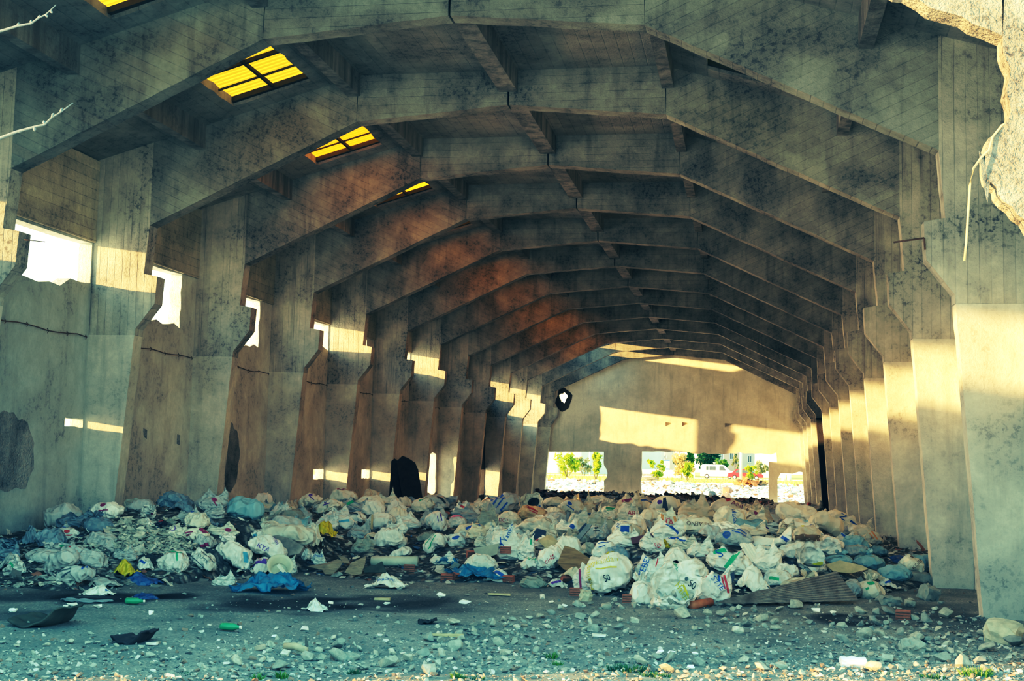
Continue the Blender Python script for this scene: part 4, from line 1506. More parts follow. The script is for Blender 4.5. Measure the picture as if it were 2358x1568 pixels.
# left-middle
put('flat', 56, 'cream', 652, 1254, 138, 50, 'very large pale sack lying flat below the left columns', 'the very large flat sack', group=G)
put('drape', 57, 'cream', 716, 1258, 48, 58, 'pale sack hanging limp left of the yellow bag', 'the limp pale sack', group=G)
put('drape', 58, 'yellow', 742, 1236, 56, 40, 'yellow plastic bag lying high on the heap below the left columns', 'the high yellow bag', group='yellow plastic bags', cat='bag')
put('pillow', 59, 'white', 600, 1290, 96, 54, 'long white sack lettered KYA and AVRAS in purple', 'the sack lettered KYA', lean=.5, art=[('t', 'KYA', (-.02, -.12), .1, .17, 'purple'), ('t', 'AVRAS', (.08, .12), -.55, .10, 'purple')], group=G)
put('pillow', 60, 'white', 524, 1306, 92, 52, 'long white sack with a light blue end lying towards the yard', 'the blue ended sack', lean=.55, art=[('s', (.26, .10), (.3, .02), -.8, 1, 'sky')], group=G)
put('peak', 61, 'white', 512, 1348, 58, 42, 'neat white bag sitting on the front edge left of the blue sheet', 'the neat front white bag', group=G, cat='bag')
put('drape', 62, 'white', 598, 1324, 72, 44, 'white sack with a purple arched band lettered DUTIS', 'the purple arch sack', art=[('a', (.75, .16), (0, .0), .1, 1, 'purple'), ('t', 'DUTIS', (0, .12), .1, .14, 'pink')], group=G)
put('tall', 14, 'white', 658, 1320, 50, 48, 'upright crumpled white sack right of the purple arch sack', 'the upright crumpled sack', group=G)
put('fat', 63, 'white', 700, 1288, 36, 30, 'small round white bag above the brown boards', 'the small round bag', group=G, cat='bag')
put('peak', 64, 'white', 731, 1298, 38, 38, 'small white sack with the blue word SPALS', 'the sack lettered SPALS', art=[('t', 'SPALS', (0, .02), .1, .24, 'blue')], group=G)
put('fat', 65, 'white', 588, 1250, 42, 36, 'white bag with a blue ring mark above the KYA sack', 'the blue ring bag', art=[('d', (.28, .28), (0, -.1), 0, 1, 'sky'), ('d', (.15, .15), (0, -.1), 0, 1.02, 'grey')], group=G, cat='bag')
put('peak', 66, 'white', 776, 1200, 62, 40, 'white sack with two tips at the left end of the back row', 'the two tipped white sack', group=G)
put('fat', 67, 'white', 856, 1186, 60, 38, 'white dome-shaped sack topping the back row left of the dark boards', 'the dome-shaped sack', group=G)
put('fat', 68, 'white', 790, 1218, 60, 36, 'white sack with a pale blue print in the back row', 'the pale blue print sack', art=[('s', (.5, .08), (.0, -.05), .2, 1, 'sky')], group=G)
put('fat', 69, 'white', 872, 1220, 68, 44, 'big creased white sack below the dome-shaped sack', 'the big creased sack', group=G)
put('peak', 70, 'white', 932, 1216, 74, 46, 'big white sack with flat creased front below the dark boards', 'the flat fronted white sack', group=G)
put('fat', 71, 'grey', 978, 1218, 34, 34, 'round grey white bag right of the flat fronted sack', 'the round grey white bag', group=G, cat='bag')
put('pillow', 72, 'white', 992, 1222, 56, 44, 'white sack with purple lettering leaning right of the round grey bag', 'the purple lettered leaning sack', lean=.6, art=[('s', (.36, .05), (.05, .06), -.7, 1, 'purple'), ('s', (.26, .03), (.0, -.02), -.7, 1, 'purple')], group=G)
put('peak', 73, 'grey', 824, 1240, 58, 50, 'dark grey bag standing in the hollow below the back row', 'the dark grey standing bag', group=G, cat='bag')
put('peak', 74, 'clear', 832, 1272, 56, 46, 'murky clear bag standing in the hollow of the heap', 'the murky clear bag', group=G, cat='bag')
put('pillow', 75, 'white', 922, 1286, 56, 24, 'white rolled sack above the pale pipe', 'the rolled white sack', lean=-.35, group=G)
put('pillow', 76, 'white', 1008, 1272, 60, 40, 'white sack with green lines lying diagonally left of the triangular cream sack', 'the green lined sack', lean=-.6, art=[('s', (.6, .03), (0, .06), .6, 1, 'green'), ('s', (.6, .03), (0, -.06), .6, 1, 'green')], group=G)
put('fat', 77, 'white', 1052, 1258, 46, 34, 'white sack with a blue badge right of the green lined sack', 'the blue badge sack', art=[('d', (.4, .2), (-.05, 0), .3, 1, 'blue')], group=G)
put('peak', 78, 'white', 1020, 1300, 72, 36, 'white sack folded over above the torn blue sheet', 'the folded white sack', group=G)
put('drape', 79, 'white', 884, 1356, 96, 42, 'white bag with blue lettering lying alone on the bare floor in front of the heap', 'the lone blue lettered bag', art=[('t', 'BMACEKI', (.02, -.03), .12, .10, 'blue')], group=None, cat='bag')
# left mound
put('fat', 80, 'cream', 446, 1216, 62, 40, 'domed cream sack on the crest of the left mound', 'the domed cream sack', art=[('t', 'ik', (-.3, -.25), 0, .25, 'blue')], group=G)
put('peak', 81, 'cream', 508, 1234, 84, 38, 'cream sack with a sharp white tip on the crest of the left mound', 'the sharp tipped crest sack', art=[('d', (.2, .1), (.2, -.08), -.3, 1, 'maroon')], group=G)
put('drape', 82, 'white', 328, 1212, 58, 24, 'white paper sack flung on top of the crumbled plaster', 'the white paper sack', group=G)
put('fat', 83, 'dark', 368, 1216, 30, 22, 'small dark bag with a red mark on the left mound crest', 'the small dark bag', art=[('s', (.4, .12), (0, .2), 0, 1, 'red')], group=G, cat='bag')
put('peak', 84, 'cream', 402, 1238, 54, 38, 'cream sack with a purple letter O below the domed cream sack', 'the purple letter O sack', art=[('t', 'O', (-.1, .1), .1, .34, 'purple')], group=G)
put('fat', 85, 'cream', 446, 1246, 66, 36, 'cream sack with a maroon flag print and maroon lines', 'the maroon flag sack', art=[('s', (.3, .14), (.3, .12), -.6, 1, 'maroon'), ('s', (.3, .05), (-.15, -.02), .2, 1, 'maroon'), ('s', (.2, .03), (-.15, -.10), .2, 1, 'maroon')], group=G)
put('fat', 86, 'grey', 466, 1262, 50, 36, 'greenish grey sack with a maroon flap under the maroon flag sack', 'the maroon flap sack', art=[('s', (.5, .12), (.1, -.2), .25, 1, 'maroon')], group=G)
put('fat', 87, 'white', 520, 1248, 40, 26, 'small egg-shaped white bag right of the maroon flap sack', 'the egg-shaped bag', group=G, cat='bag')
put('drape', 88, 'white', 452, 1284, 50, 28, 'thin white rag of sack in the middle of the left mound', 'the thin white rag', group=G)
put('fat', 89, 'white', 390, 1316, 76, 52, 'round white bag with green stripes in the left mound', 'the round green striped bag', art=[('s', (.5, .06), (0, .26), -.2, 1, 'green'), ('s', (.05, .4), (.22, .1), .3, 1, 'green')], group=G, cat='bag')
put('pillow', 90, 'white', 458, 1312, 62, 40, 'white sack with a framed word POLMIX in the left mound', 'the sack lettered POLMIX', lean=.3, art=[('t', 'POLMIX', (0, 0), -.35, .17, 'grey'), ('s', (.8, .03), (.03, .13), -.35, 1, 'grey'), ('s', (.8, .03), (-.05, -.13), -.35, 1, 'grey')], group=G)
put('drape', 91, 'white', 326, 1312, 56, 34, 'white sack with blue marks right of the low yellow bag', 'the blue marked sack', art=[('s', (.3, .1), (0, 0), -.5, 1, 'blue'), ('s', (.12, .2), (-.3, .1), 0, 1, 'maroon')], group=G)
put('drape', 92, 'yellow', 277, 1324, 62, 42, 'yellow plastic bag low in the left mound', 'the low yellow bag', group='yellow plastic bags', cat='bag')
put('drape', 93, 'navy', 316, 1344, 102, 30, 'dark blue plastic bag below the low yellow bag', 'the dark blue bag', group='dark blue plastic on the left', cat='bag')
put('drape', 94, 'navy', 326, 1380, 84, 20, 'dark blue plastic bag flat on the wet floor at left', 'the flat dark blue bag', group='dark blue plastic on the left', cat='bag')
put('peak', 95, 'grey', 284, 1288, 60, 40, 'square grey sack hanging over the low yellow bag', 'the square grey sack', group=G)
put('pillow', 96, 'grey', 142, 1322, 92, 54, 'long wrinkled grey sack lying diagonally at far left', 'the long wrinkled grey sack', lean=-.5, group=G)
put('pillow', 97, 'grey', 168, 1346, 96, 44, 'grey sack with faint blue lettering under the long wrinkled sack', 'the faint lettered grey sack', art=[('s', (.3, .04), (-.1, .03), .3, 1, 'grey'), ('s', (.3, .03), (-.08, -.05), .3, 1, 'grey'), ('s', (.04, .2), (.3, .08), 0, 1, 'blue')], lean=-.25, group=G)
put('fat', 98, 'grey', 160, 1286, 66, 36, 'grey sack with a red dot seal on its top', 'the red dot sack', art=[('d', (.08, .08), (0, .1), 0, 1, 'red')], group=G)
put('drape', 99, 'slate', 62, 1252, 44, 48, 'slate blue film standing up against the left wall', 'the slate blue film', group=G, cat='bag')
put('fat', 100, 'slate', 110, 1262, 70, 50, 'slate blue bag at the far left below the wall', 'the slate blue bag', group=G, cat='bag')
put('drape', 101, 'grey', 18, 1312, 66, 44, 'grey green sheet of sack at the extreme left edge', 'the grey green sheet', group=G)
put('pillow', 102, 'grey', 226, 1256, 84, 36, 'wide dull grey sack at the foot of the crumbled plaster', 'the wide dull grey sack', group=G)
put('drape', 103, 'grey', 220, 1350, 110, 28, 'limp grey sack with a long fold below the faint lettered grey sack', 'the limp grey sack', group=G)
put('drape', 104, 'white', 218, 1370, 74, 28, 'bright white crumpled sack with a blue badge on the wet floor at left', 'the bright white floor sack', art=[('d', (.16, .1), (.36, .02), .3, 1, 'blue')], group=None)
put('drape', 105, 'grey', 240, 1266, 76, 30, 'grey white torn sack beside the crumbled plaster', 'the torn grey white sack', group=G)
put('drape', 106, 'white', 722, 1408, 56, 36, 'silvery white crumpled bag alone on the dark wet floor', 'the silvery white bag', group=None, cat='bag')
# loose sheets on the floor
put('sheet', 1, 'blue', 606, 1366, 172, 52, 'bright blue plastic sheet crumpled on the floor in front of the left mound', 'the bright blue sheet', group='blue plastic sheets', cat='sheet')
put('sheet', 2, 'blue', 1090, 1338, 150, 42, 'torn blue plastic sheet at the front of the middle of the heap', 'the torn blue sheet', group='blue plastic sheets', cat='sheet')
put('sheet', 3, 'blue', 1030, 1300, 62, 24, 'turquoise blue plastic scrap above the torn blue sheet', 'the turquoise scrap', group='blue plastic sheets', cat='sheet')

# the rest of the heap: look, size and place worked out row by row
AR = random.Random(77)
LOOK = {'white': 'white', 'cream': 'cream', 'grey': 'grey', 'beige': 'beige', 'paleblue': 'pale blue', 'clear': 'cloudy clear', 'slate': 'slate blue'}
FORM = {'pillow': 'filled sack lying down', 'fat': 'stuffed sack', 'peak': 'peaked sack', 'drape': 'crumpled bag', 'open': 'open-mouthed sack', 'knot': 'knotted bag', 'flat': 'flattened sack'}
SKIP = set([138,164,170,191,212,216,233,234,235,236,237,251,253,255,267,273,274,275,276,278,287,292,293,294,295,297,306,308,313,322,324,329,330,333,341,342,343,347,348,361,364,380,381,387,390,391,410,412,413,424,430,433,440,441,444,445,446,447,450,455,457,464,466,468,469,471,472,474,475,483,485,486,487,488,490,492,493,494,495,497,500,503,505,506,507,509,510,511,513,515,516,517,518,519,521,522,526,527,528,529,530,531,532,533,534,535,536,537,538,539,540,541,542,543,544,545,546,547,548,549,550,551,552,553,554,555,556,557,558,559,560,561,562,563,564,565,566,567,568,569,570,571,572,573,574,576,577,578,579,580,581,582,583,584,585,586,587,588,589,590,591,592,593,594,595,596,597,598,599,600,601,602,603,604,605,606,607,608,609,611,612,613,614,615,616,617,619,620,621,623,624,625,626,627,628,629,630,631,632,633,634,635,636,638,639,640,641,642,643,644,645,646,647,648,649,651,652,653,655,656,657,658,660,661,662,663,664,665,666,667,668,672,673,674,675,676,677,678,679,680,681,685])
used_labels = set()
auto_n = 0
row_y = -.2
while row_y < 34:
    step = .46 + .030 * max(0, row_y)
    x = -7.6 + AR.uniform(0, .5)
    while x < 7.2:
        px, py = x + AR.uniform(-.15, .15), row_y + AR.uniform(-.2, .2)
        x += step * AR.uniform(1.0, 1.45)
        kind = AR.choice(['pillow', 'fat', 'peak', 'peak', 'peak', 'drape', 'drape', 'open', 'knot', 'flat', 'pillow'])
        seed = AR.randrange(1, 9) if kind != 'open' else AR.choice([1, 4, 5, 6])
        far = py > 9
        colr = AR.choice(['white', 'white', 'white', 'cream', 'grey', 'clear', 'beige', 'paleblue'] if not far else ['cream', 'cream', 'white', 'beige', 'grey', 'cream'])
        if px < -4.6 and py < 4: colr = AR.choice(['grey', 'white', 'slate', 'grey'])
        wd = AR.uniform(.36, .68) * (1 + .010 * max(0, py))
        rz = AR.uniform(-.6, .6)
        asp = AR.uniform(.5, .8)
        d = py - front_y(px)
        u, v = to_px((px, py, heap_z(px, py)))
        auto_n += 1
        if d < .25 or u < -30 or u > 2160 or (-2.9 < px < .4 and d < 2.6): continue
        if py > 6 and AR.random() < .12: continue
        if any(b[4] and 0 < b[2] - py < 1.0 and abs(px - b[1]) < .55 * (b[3] + wd / 2) for b in BAGS): continue
        if colr == 'paleblue' and abs(px) < 4: colr = 'white'
        if any(math.hypot(px - b[1], (py - b[2]) * .8) < (b[3] + wd / 2) * (.50 if py < 7 else .62) for b in BAGS): continue
        deco = AR.random()
        ic = AR.choice(['red', 'blue', 'blue', 'green', 'maroon', 'purple', 'black'])
        art, adds = [], ''
        if py < 15 and deco < .5 and colr in ('white', 'cream', 'grey', 'beige') and kind != 'drape':
            at_ = (AR.uniform(-.18, .18), AR.uniform(-.08, .14))
            ro = AR.uniform(-.8, .8)
            if deco < .2:
                art = [('s', (.34, .07), at_, ro, 1, ic), ('s', (.26, .03), (at_[0], at_[1] - .10), ro, 1, ic)]
                adds = ' with %s bars' % ic
            elif deco < .36:
                art = [('a', (.42, .07), at_, ro, 1, ic)]
                adds = ' with a %s arc' % ic
            else:
                art = [('d', (.16, .12), at_, ro, 1, ic), ('s', (.3, .035), (at_[0] + .03, at_[1] - .13), ro, 1, ic)]
                adds = ' with a %s badge' % ic
        best = sorted((math.hypot(b[1] - px, (b[2] - py) * .7), k) for k, b in enumerate(BAGS) if b[4])
        lab = None
        dist = math.hypot
        for dd, k in best[:22]:
            b = BAGS[k]
            du, dv = u - b[5], v - 8 - b[6]
            if b[2] > py + .5 and abs(du) < 60: rel = 'in front of'
            elif b[2] < py - .5 and abs(du) < 70: rel = 'behind'
            elif du < 0: rel = 'to the left of'
            else: rel = 'to the right of'
            cand = '%s %s%s %s %s' % (LOOK[colr], FORM[kind], adds, rel, b[4])
            if cand not in used_labels and len(cand.split()) <= 16:
                lab = cand
                break
        if lab is None: continue
        used_labels.add(lab)
        dpt = (Vector((px, py, heap_z(px, py))) - CAM).dot(FW)
        wpx = wd * F_PX / dpt
        ln_ = AR.uniform(-.25, .25)
        if auto_n in SKIP:                      # wholly hidden behind others
            BAGS.append((None, px, py, wd / 2, None, u, v))
            continue
        o = put(kind, seed, colr, 0, 0, wpx, wpx * asp * (1.1 if kind == 'peak' else .85), lab, None, rz=rz, group=G, cat='sack' if 'sack' in FORM[kind] else 'bag', pos=Vector((px, py, heap_z(px, py))), sink=.05, lean=ln_, art=art)
        o['auto'] = auto_n
    row_y += step * .95
# ------------------------------------------------------------------ separate things on and around the heap
def wood(name, col):
    m = NT(name)
    p = m.coord('Object', (1.2, 9, 9))
    n = m.noise(p, 3, 5, .65, .6)
    c = m.mix(m.ramp(n, [(.3, 0.), (.7, 1.)]), tuple(x * .5 for x in col), col)
    return m.done(m.principled(c, .8, m.bump(n, .3, .02), .2))


M['plywood'] = wood('brown_plywood', (.36, .21, .10))
M['card'] = plain('tan_cardboard', (.52, .40, .22), .9, .3, 5)
M['board_brown'] = wood('weathered_brown_board', (.40, .28, .18))
M['board_grey'] = plain('grey_green_board', (.36, .36, .29), .8, .25, 4)
M['slabstone'] = plain('grey_brown_slab', (.27, .245, .21), .9, .5, 5, .4)
M['brick'] = plain('red_hollow_brick', (.42, .155, .09), .9, .3, 14, .4)
M['charred'] = plain('charred_board', (.045, .032, .028), .9, .5, 7, .4)
M['plank_dark'] = plain('blue_black_plank', (.05, .06, .09), .6, .3, 6)
M['plank_grey'] = plain('grey_plank', (.23, .25, .26), .7, .3, 6)
M['tarp'] = plain('dark_green_brown_card', (.085, .08, .055), .8, .5, 5, .3)
M['foam'] = plain('white_foam', (.92, .92, .90), .8, .06, 30, .3)
M['pipe'] = plain('pale_plastic_pipe', (.56, .57, .47), .5, .15, 6)
M['clay'] = plain('orange_clay_pipe', (.50, .17, .07), .7, .3, 8)
M['white_plastic'] = plain('white_plastic_profile', (.82, .82, .76), .4, .08, 6)
M['ceramic'] = plain('cream_plastic_tub', (.62, .60, .46), .45, .15, 5)
M['tubecard'] = plain('tan_tube', (.42, .36, .25), .8, .3, 9)
M['stick'] = plain('dead_wood', (.12, .10, .08), .9, .4, 12)
M['glass_green'] = plain('green_bottle_plastic', (.04, .26, .12), .2, .2, 6)
M['twig'] = plain('pale_bare_bark', (.13, .17, .20), .8, .3, 30, .3)


def at_heap(u, v, lift=0.0):
    p = on_heap(u, v)
    return p + Vector((0, 0, lift))


def on_g(u, v, lift=0.0):
    p = on_z(u, v)
    for _ in range(2):
        p = on_z(u, v, ground_z(p.x, p.y))
    return Vector((p.x, p.y, p.z + lift))


def px2m(p):
    return (Vector(p) - CAM).dot(FW) / F_PX


def board_px(name, corners, thick, mat, label, cat, y=None, base=None, fwd=.3, group=None, dish=0.0):
    """a flat or slightly curled board given by its outline in the photograph, standing at the depth of its foot"""
    ub = sum(c[0] for c in corners) / len(corners)
    vb = max(c[1] for c in corners)
    foot = on_heap(ub, vb)
    yy = (y or foot.y) - fwd
    lean = .55
    pts = []
    for (u, v) in corners:
        foot = foot + Vector((0, 0, 0))
    # the board leans back: points higher up stand further off
        d = ray(u, v)
        # plane through foot: z' = (y - yy) / lean
        t = ((foot.z - CAM.z) * lean - (yy - CAM.y)) / (d.z * lean - d.y)
        pts.append(CAM + d * t)
    n = len(pts)
    o = Vector((foot.x, yy, foot.z))
    nrm = Vector((0, -1, lean)).normalized()
    c = sum(pts, Vector()) / n
    vs = [p - o for p in pts] + [p - o - nrm * thick for p in pts]
    vs += [c - o + nrm * dish, c - o + nrm * (dish - thick)]
    fs = [(i, (i + 1) % n, 2 * n) for i in range(n)] + [((i + 1) % n + n, i + n, 2 * n + 1) for i in range(n)]
    fs += [(i, i + n, (i + 1) % n + n, (i + 1) % n) for i in range(n)]
    ob = mesh_obj(name, vs, fs, mat)
    recalc(ob)
    ob.location = o
    tag(ob, label, cat, group)
    return ob


board_px('plywood_board', [(1283, 1296), (1300, 1256), (1322, 1262), (1350, 1280), (1384, 1302), (1392, 1316), (1352, 1322), (1300, 1312)], .02, M['plywood'], 'large brown plywood board leaning in the middle of the heap', 'board')
board_px('cardboard_piece', [(1238, 1245), (1262, 1231), (1272, 1234), (1287, 1248), (1262, 1268)], .015, M['card'], 'tan folded cardboard piece lying on the red leaf sack', 'cardboard', dish=.04)
board_px('grey_board', [(1090, 1262), (1150, 1251), (1144, 1276), (1118, 1284), (1096, 1280)], .02, M['board_grey'], 'grey green board left of the tall peaked white sack', 'board')
board_px('stone_slab', [(612, 1236), (640, 1232), (668, 1240), (700, 1258), (690, 1274), (662, 1280), (632, 1270)], .09, M['slabstone'], 'dark grey brown slab leaning below the very large flat sack', 'slab', dish=.03)
board_px('brown_board', [(706, 1304), (728, 1300), (752, 1296), (778, 1287), (790, 1294), (782, 1306), (766, 1322), (748, 1322), (742, 1312)], .02, M['board_brown'], 'wide curved brown board at the front edge left of centre', 'board', dish=.05)
board_px('brown_board', [(793, 1318), (808, 1296), (843, 1280), (840, 1300), (832, 1322), (812, 1324)], .02, M['board_brown'], 'pointed brown board standing right of the wide curved brown board', 'board', dish=.03)
board_px('brown_board', [(776, 1277), (800, 1284), (806, 1298), (790, 1296)], .02, M['board_brown'], 'small brown board scrap above the wide curved brown board', 'board')
board_px('dark_board', [(866, 1300), (880, 1292), (890, 1318), (838, 1318), (840, 1306)], .02, M['tarp'], 'dark curled board under the left end of the pale pipe', 'board')
board_px('maroon_board', [(1452, 1238), (1500, 1228), (1512, 1244), (1476, 1250), (1456, 1252)], .03, plain('maroon_board', (.16, .06, .06)), 'maroon board lying behind the cone-shaped sack', 'board')
board_px('tan_board', [(1900, 1300), (1934, 1290), (1986, 1302), (2000, 1310), (1960, 1320), (1920, 1316)], .02, M['card'], 'brown cardboard lying in front of the leftmost pale blue bag', 'cardboard')
board_px('grey_plank', [(1296, 1222), (1306, 1178), (1313, 1180), (1302, 1224)], .03, M['plank_grey'], 'grey plank standing on end in the middle of the heap', 'plank')
board_px('dark_plank', [(1316, 1238), (1348, 1204), (1352, 1206), (1322, 1240)], .04, M['plank_dark'], 'blue black plank leaning right of the standing grey plank', 'plank')
board_px('grey_plank', [(1322, 1242), (1352, 1206), (1362, 1208), (1358, 1216), (1334, 1244)], .04, M['plank_grey'], 'grey plank leaning against the blue black plank', 'plank')
board_px('dark_spike', [(1524, 1182), (1527, 1147), (1533, 1144), (1540, 1180)], .04, M['plank_dark'], 'dark pointed board standing up beside the HA sack on the far edge', 'board', fwd=2.2)
board_px('wooden_lath', [(853, 1218), (855, 1184), (859, 1184), (858, 1219)], .02, M['card'], 'pale wooden lath standing upright in the back row left of the dark boards', 'lath')
board_px('slate_scrap', [(1668, 1358), (1672, 1330), (1690, 1316), (1692, 1330), (1680, 1352)], .02, M['plank_dark'], 'torn slate blue scrap standing behind the left end of the corrugated sheet', 'scrap')
board_px('black_scrap', [(1225, 1232), (1236, 1216), (1258, 1222), (1254, 1240), (1236, 1248)], .02, M['plank_dark'], 'black plastic scrap below the short black plank', 'scrap')

# rod
mb = MB()
a, b = at_heap(1688, 1224, .05), on_y(1728, 1186, on_heap(1728, 1224).y + .6)
mb.tube([(0, 0, 0), b - a], .018, 8)
o = mb.build('metal_rod', M['plank_grey'], None, True); o.location = a
tag(o, 'thin dark metal rod slanting over the sacks on the right', 'rod')

# pale pipe lying in front of the hollow
mb = MB()
a, b = at_heap(856, 1304, .09), at_heap(962, 1304, .09)
mb.tube([Vector((0, 0, 0)), (b - a) * .5, b - a], .09, 16)
o = mb.build('plastic_pipe', M['pipe'], None, True); o.location = a
tag(o, 'thick pale pipe lying along the front edge left of centre', 'pipe')
mb = MB()
a, b = on_g(1592, 1402, .05), on_g(1636, 1396, .06)
mb.tube([Vector((0, 0, 0)), b - a], .06, 14)
o = mb.build('clay_pipe', M['clay'], None, True); o.location = a
tag(o, 'orange clay pipe by the foot of the striped STTE sack', 'pipe')

# fluted white profile
mb = MB()
a, b = at_heap(1732, 1304, .06), at_heap(1706, 1284, .22)
d = (b - a)
for i in range(4):
    off = Vector((.05 * i, 0, .012 * (i % 2)))
    mb.bar(off, d + off, .045, .03)
o = mb.build('plastic_profile', M['white_plastic']); o.location = a
tag(o, 'fluted white plastic strip stuck between the sacks right of the green striped sack', 'strip')

# tub and white bar
p = at_heap(642, 1328)
mb = MB()
prof = [(0, .0), (.12, .0), (.16, .05), (.19, .16), (.22, .2), (.21, .21), (.17, .17), (.13, .06)]
vs, fs = [], []
for r_, z_ in prof:
    for k in range(20):
        t = 2 * math.pi * k / 20
        vs.append(Vector((r_ * math.cos(t), r_ * math.sin(t), z_)))
for j in range(len(prof) - 1):
    for k in range(20):
        fs.append((j * 20 + k, j * 20 + (k + 1) % 20, (j + 1) * 20 + (k + 1) % 20, (j + 1) * 20 + k))
o = mesh_obj('plastic_tub', vs, fs, M['ceramic'], None, True)
o.location = p; o.rotation_euler = (.9, .3, .2); o.location.z += .08
tag(o, 'cream plastic tub tipped over behind the bright blue sheet', 'tub')
mb = MB()
mb.box((0, 0, 0), (.30, .035, .05))
o = mb.build('white_strip', M['white_plastic']); o.location = p + Vector((.12, -.12, .1)); o.rotation_euler = (0, .75, -.3)
tag(o, 'white plastic strip leaning across the cream tub', 'strip')


# hollow bricks
def brick(u, v, rz, tilt, label, w=.19, ground=False):
    p = on_g(u, v) if ground else on_heap(u, v)
    o = empty('hollow_brick', p, rz, label, 'brick', 'red hollow bricks')
    mb = MB()
    d, h = .09, .12
    mb.box((0, 0, h / 2), (w, d, h))
    b = mb.build('brick_body', M['brick'], o)
    for k in range(3):
        mb = MB()
        for i in range(1):
            mb.box((0, -d / 2 - .004, h * (.2 + .3 * k)), (w * .96, .008, .012))
        mb.build('groove', M['rust'], o)
    o.rotation_euler.x = tilt
    return o


brick(1170, 1280, .06, -.1, 'red hollow brick sitting on the tall peaked white sack')
BR = bpy.data.objects['hollow_brick']
BR.location.y -= .25; BR.location.z += .06
for u, v, rz, tl, lab in ((1086, 1284, .5, .2, 'long red brick fragment left of the tall peaked sack'), (942, 1316, .2, .0, 'red brick beside the right end of the pale pipe'), (1052, 1334, .9, .4, 'red brick tipped on end left of the torn blue sheet'),
                          (1028, 1338, .3, .2, 'flat red brick piece at the front edge left of the torn blue sheet'), (1172, 1342, -.3, .2, 'dark red brick piece right of the torn blue sheet'), (1304, 1340, .5, .6, 'red brick leaning left of the slim striped sack'),
                          ):
    brick(u, v, rz, tl, lab)
brick(1326, 1372, .1, 0, 'dark brick end lying on the floor before the slim striped sack', ground=True)
brick(1448, 1388, .1, 0, 'reddish brick half buried at the foot of the knotted milky bag', ground=True)
brick(2080, 1426, -.2, .1, 'hollow brick in the dark rubble before the first right column', ground=True)

# dark boards leaning on the left wall
def lean_board(pts, y0, y1, mat, name, label):
    v0 = max(p[1] for p in pts); v1 = min(p[1] for p in pts)
    P3 = [on_y(u, v, y0 + (y1 - y0) * (v0 - v) / (v0 - v1)) for u, v in pts]
    o = Vector((sum(p.x for p in P3) / len(P3), y0, min(p.z for p in P3)))
    n = len(P3)
    th = Vector((0, .05, .01))
    vs = [p - o for p in P3] + [p - o + th for p in P3]
    fs = [tuple(range(n)), tuple(range(2 * n - 1, n - 1, -1))] + [(i, i + n, (i + 1) % n + n, (i + 1) % n) for i in range(n)]
    ob = recalc(mesh_obj(name, vs, fs, mat)); ob.location = o
    return tag(ob, label, 'board', 'charred boards leaning at the left columns')


lean_board([(894, 1172), (901, 1062), (908, 1056), (915, 1062), (930, 1174)], 22.6, 23.1, M['charred'], 'charred_board', 'narrow charred board leaning at the left columns behind the heap')
B2 = lean_board([(932, 1178), (913, 1062), (926, 1050), (940, 1056), (955, 1066), (962, 1082), (976, 1172)], 22.2, 22.9, M['charred'], 'charred_board', 'broad charred board with a torn top corner leaning at the left columns')

# corrugated sheet at the front
def corr_sheet():
    nu, nv = 150, 8
    L0, L1 = on_g(1650, 1400, .04), on_g(1978, 1392, .04)      # lower edge
    U0, U1 = on_y(1668, 1384, L0.y + .10), on_y(1926, 1318, L1.y + .26)
    vs, fs = [], []
    for j in range(nv + 1):
        t = j / nv
        a, b = L0.lerp(U0, t), L1.lerp(U1, t)
        for i in range(nu + 1):
            s = i / nu
            p = a.lerp(b, s)
            vs.append(p)
    # ribs run the length of the sheet, so the wave is across it
    vs2, nn = [], 90
    vs2 = []
    fs = []
    for j in range(nn + 1):
        t = j / nn
        for i in range(25):
            s = i / 24
            p = L0.lerp(L1, s).lerp(U0.lerp(U1, s), t)
            sag = -.10 * math.sin(math.pi * s) * (1 - t)
            edge = .02 * nz(s * 9, t * 20, 3) * (1 if j in (0, nn) else 0)
            w_ = .022 * math.sin(2 * math.pi * t * 11) * (.35 + .65 * s)
            vs2.append(p + Vector((0, -w_ * .8 + sag * .8, max(0, w_) * .7 + edge + .02)))
    for j in range(nn):
        for i in range(24):
            a = j * 25 + i
            fs.append((a, a + 1, a + 26, a + 25))
    c = L0.lerp(U1, .5)
    o = mesh_obj('corrugated_sheet', [p - c for p in vs2], fs, M['corr'], None, True)
    o.location = c
    return tag(o, 'rusty brown corrugated sheet fanning out on the floor before the right pile', 'sheet')


m = NT('rusty_corrugated_iron')
p = m.coord('Object')
n = m.noise(p, 5, 6, .7, .3)
c = m.mix(m.ramp(n, [(.35, 0.), (.68, 1.)]), (.20, .145, .11), (.40, .345, .29))
M['corr'] = m.done(m.principled(c, .75, m.bump(n, .3, .02), .3, Metallic=.15))
corr_sheet()

# dark curled sheets lying on the yard floor
def curled(u, v, wpx, dpx, lift, seed, label, mat, name='curled_board', rz=0.0):
    p = on_g(u, v)
    k = px2m(p)
    w_ = wpx * k
    d_ = dpx
    n = 16
    vs, fs = [], []
    for j in range(n + 1):
        for i in range(n + 1):
            a, b = i / n * 2 - 1, j / n * 2 - 1
            x = a * w_ / 2 * (1 - .25 * abs(b) + .1 * nz(a * 2, b * 2, seed))
            y = b * d_ / 2 * (1 - .2 * abs(a) ** 2 + .1 * nz(b * 3, a * 2, seed + 1))
            z = lift * (smooth(.2, 1, a) + .25 * smooth(.3, 1, -a)) + .05 * nz(a * 2, b * 2, seed + 4) + .03
            vs.append(Vector((x, y, max(.008, z))))
    for j in range(n):
        for i in range(n):
            q = j * (n + 1) + i
            fs.append((q, q + 1, q + n + 2, q + n + 1))
    o = mesh_obj(name, vs, fs, mat, None, True)
    md = o.modifiers.new('thick', 'SOLIDIFY'); md.thickness = .018
    o.location = p; o.rotation_euler.z = rz
    return tag(o, label, 'board')


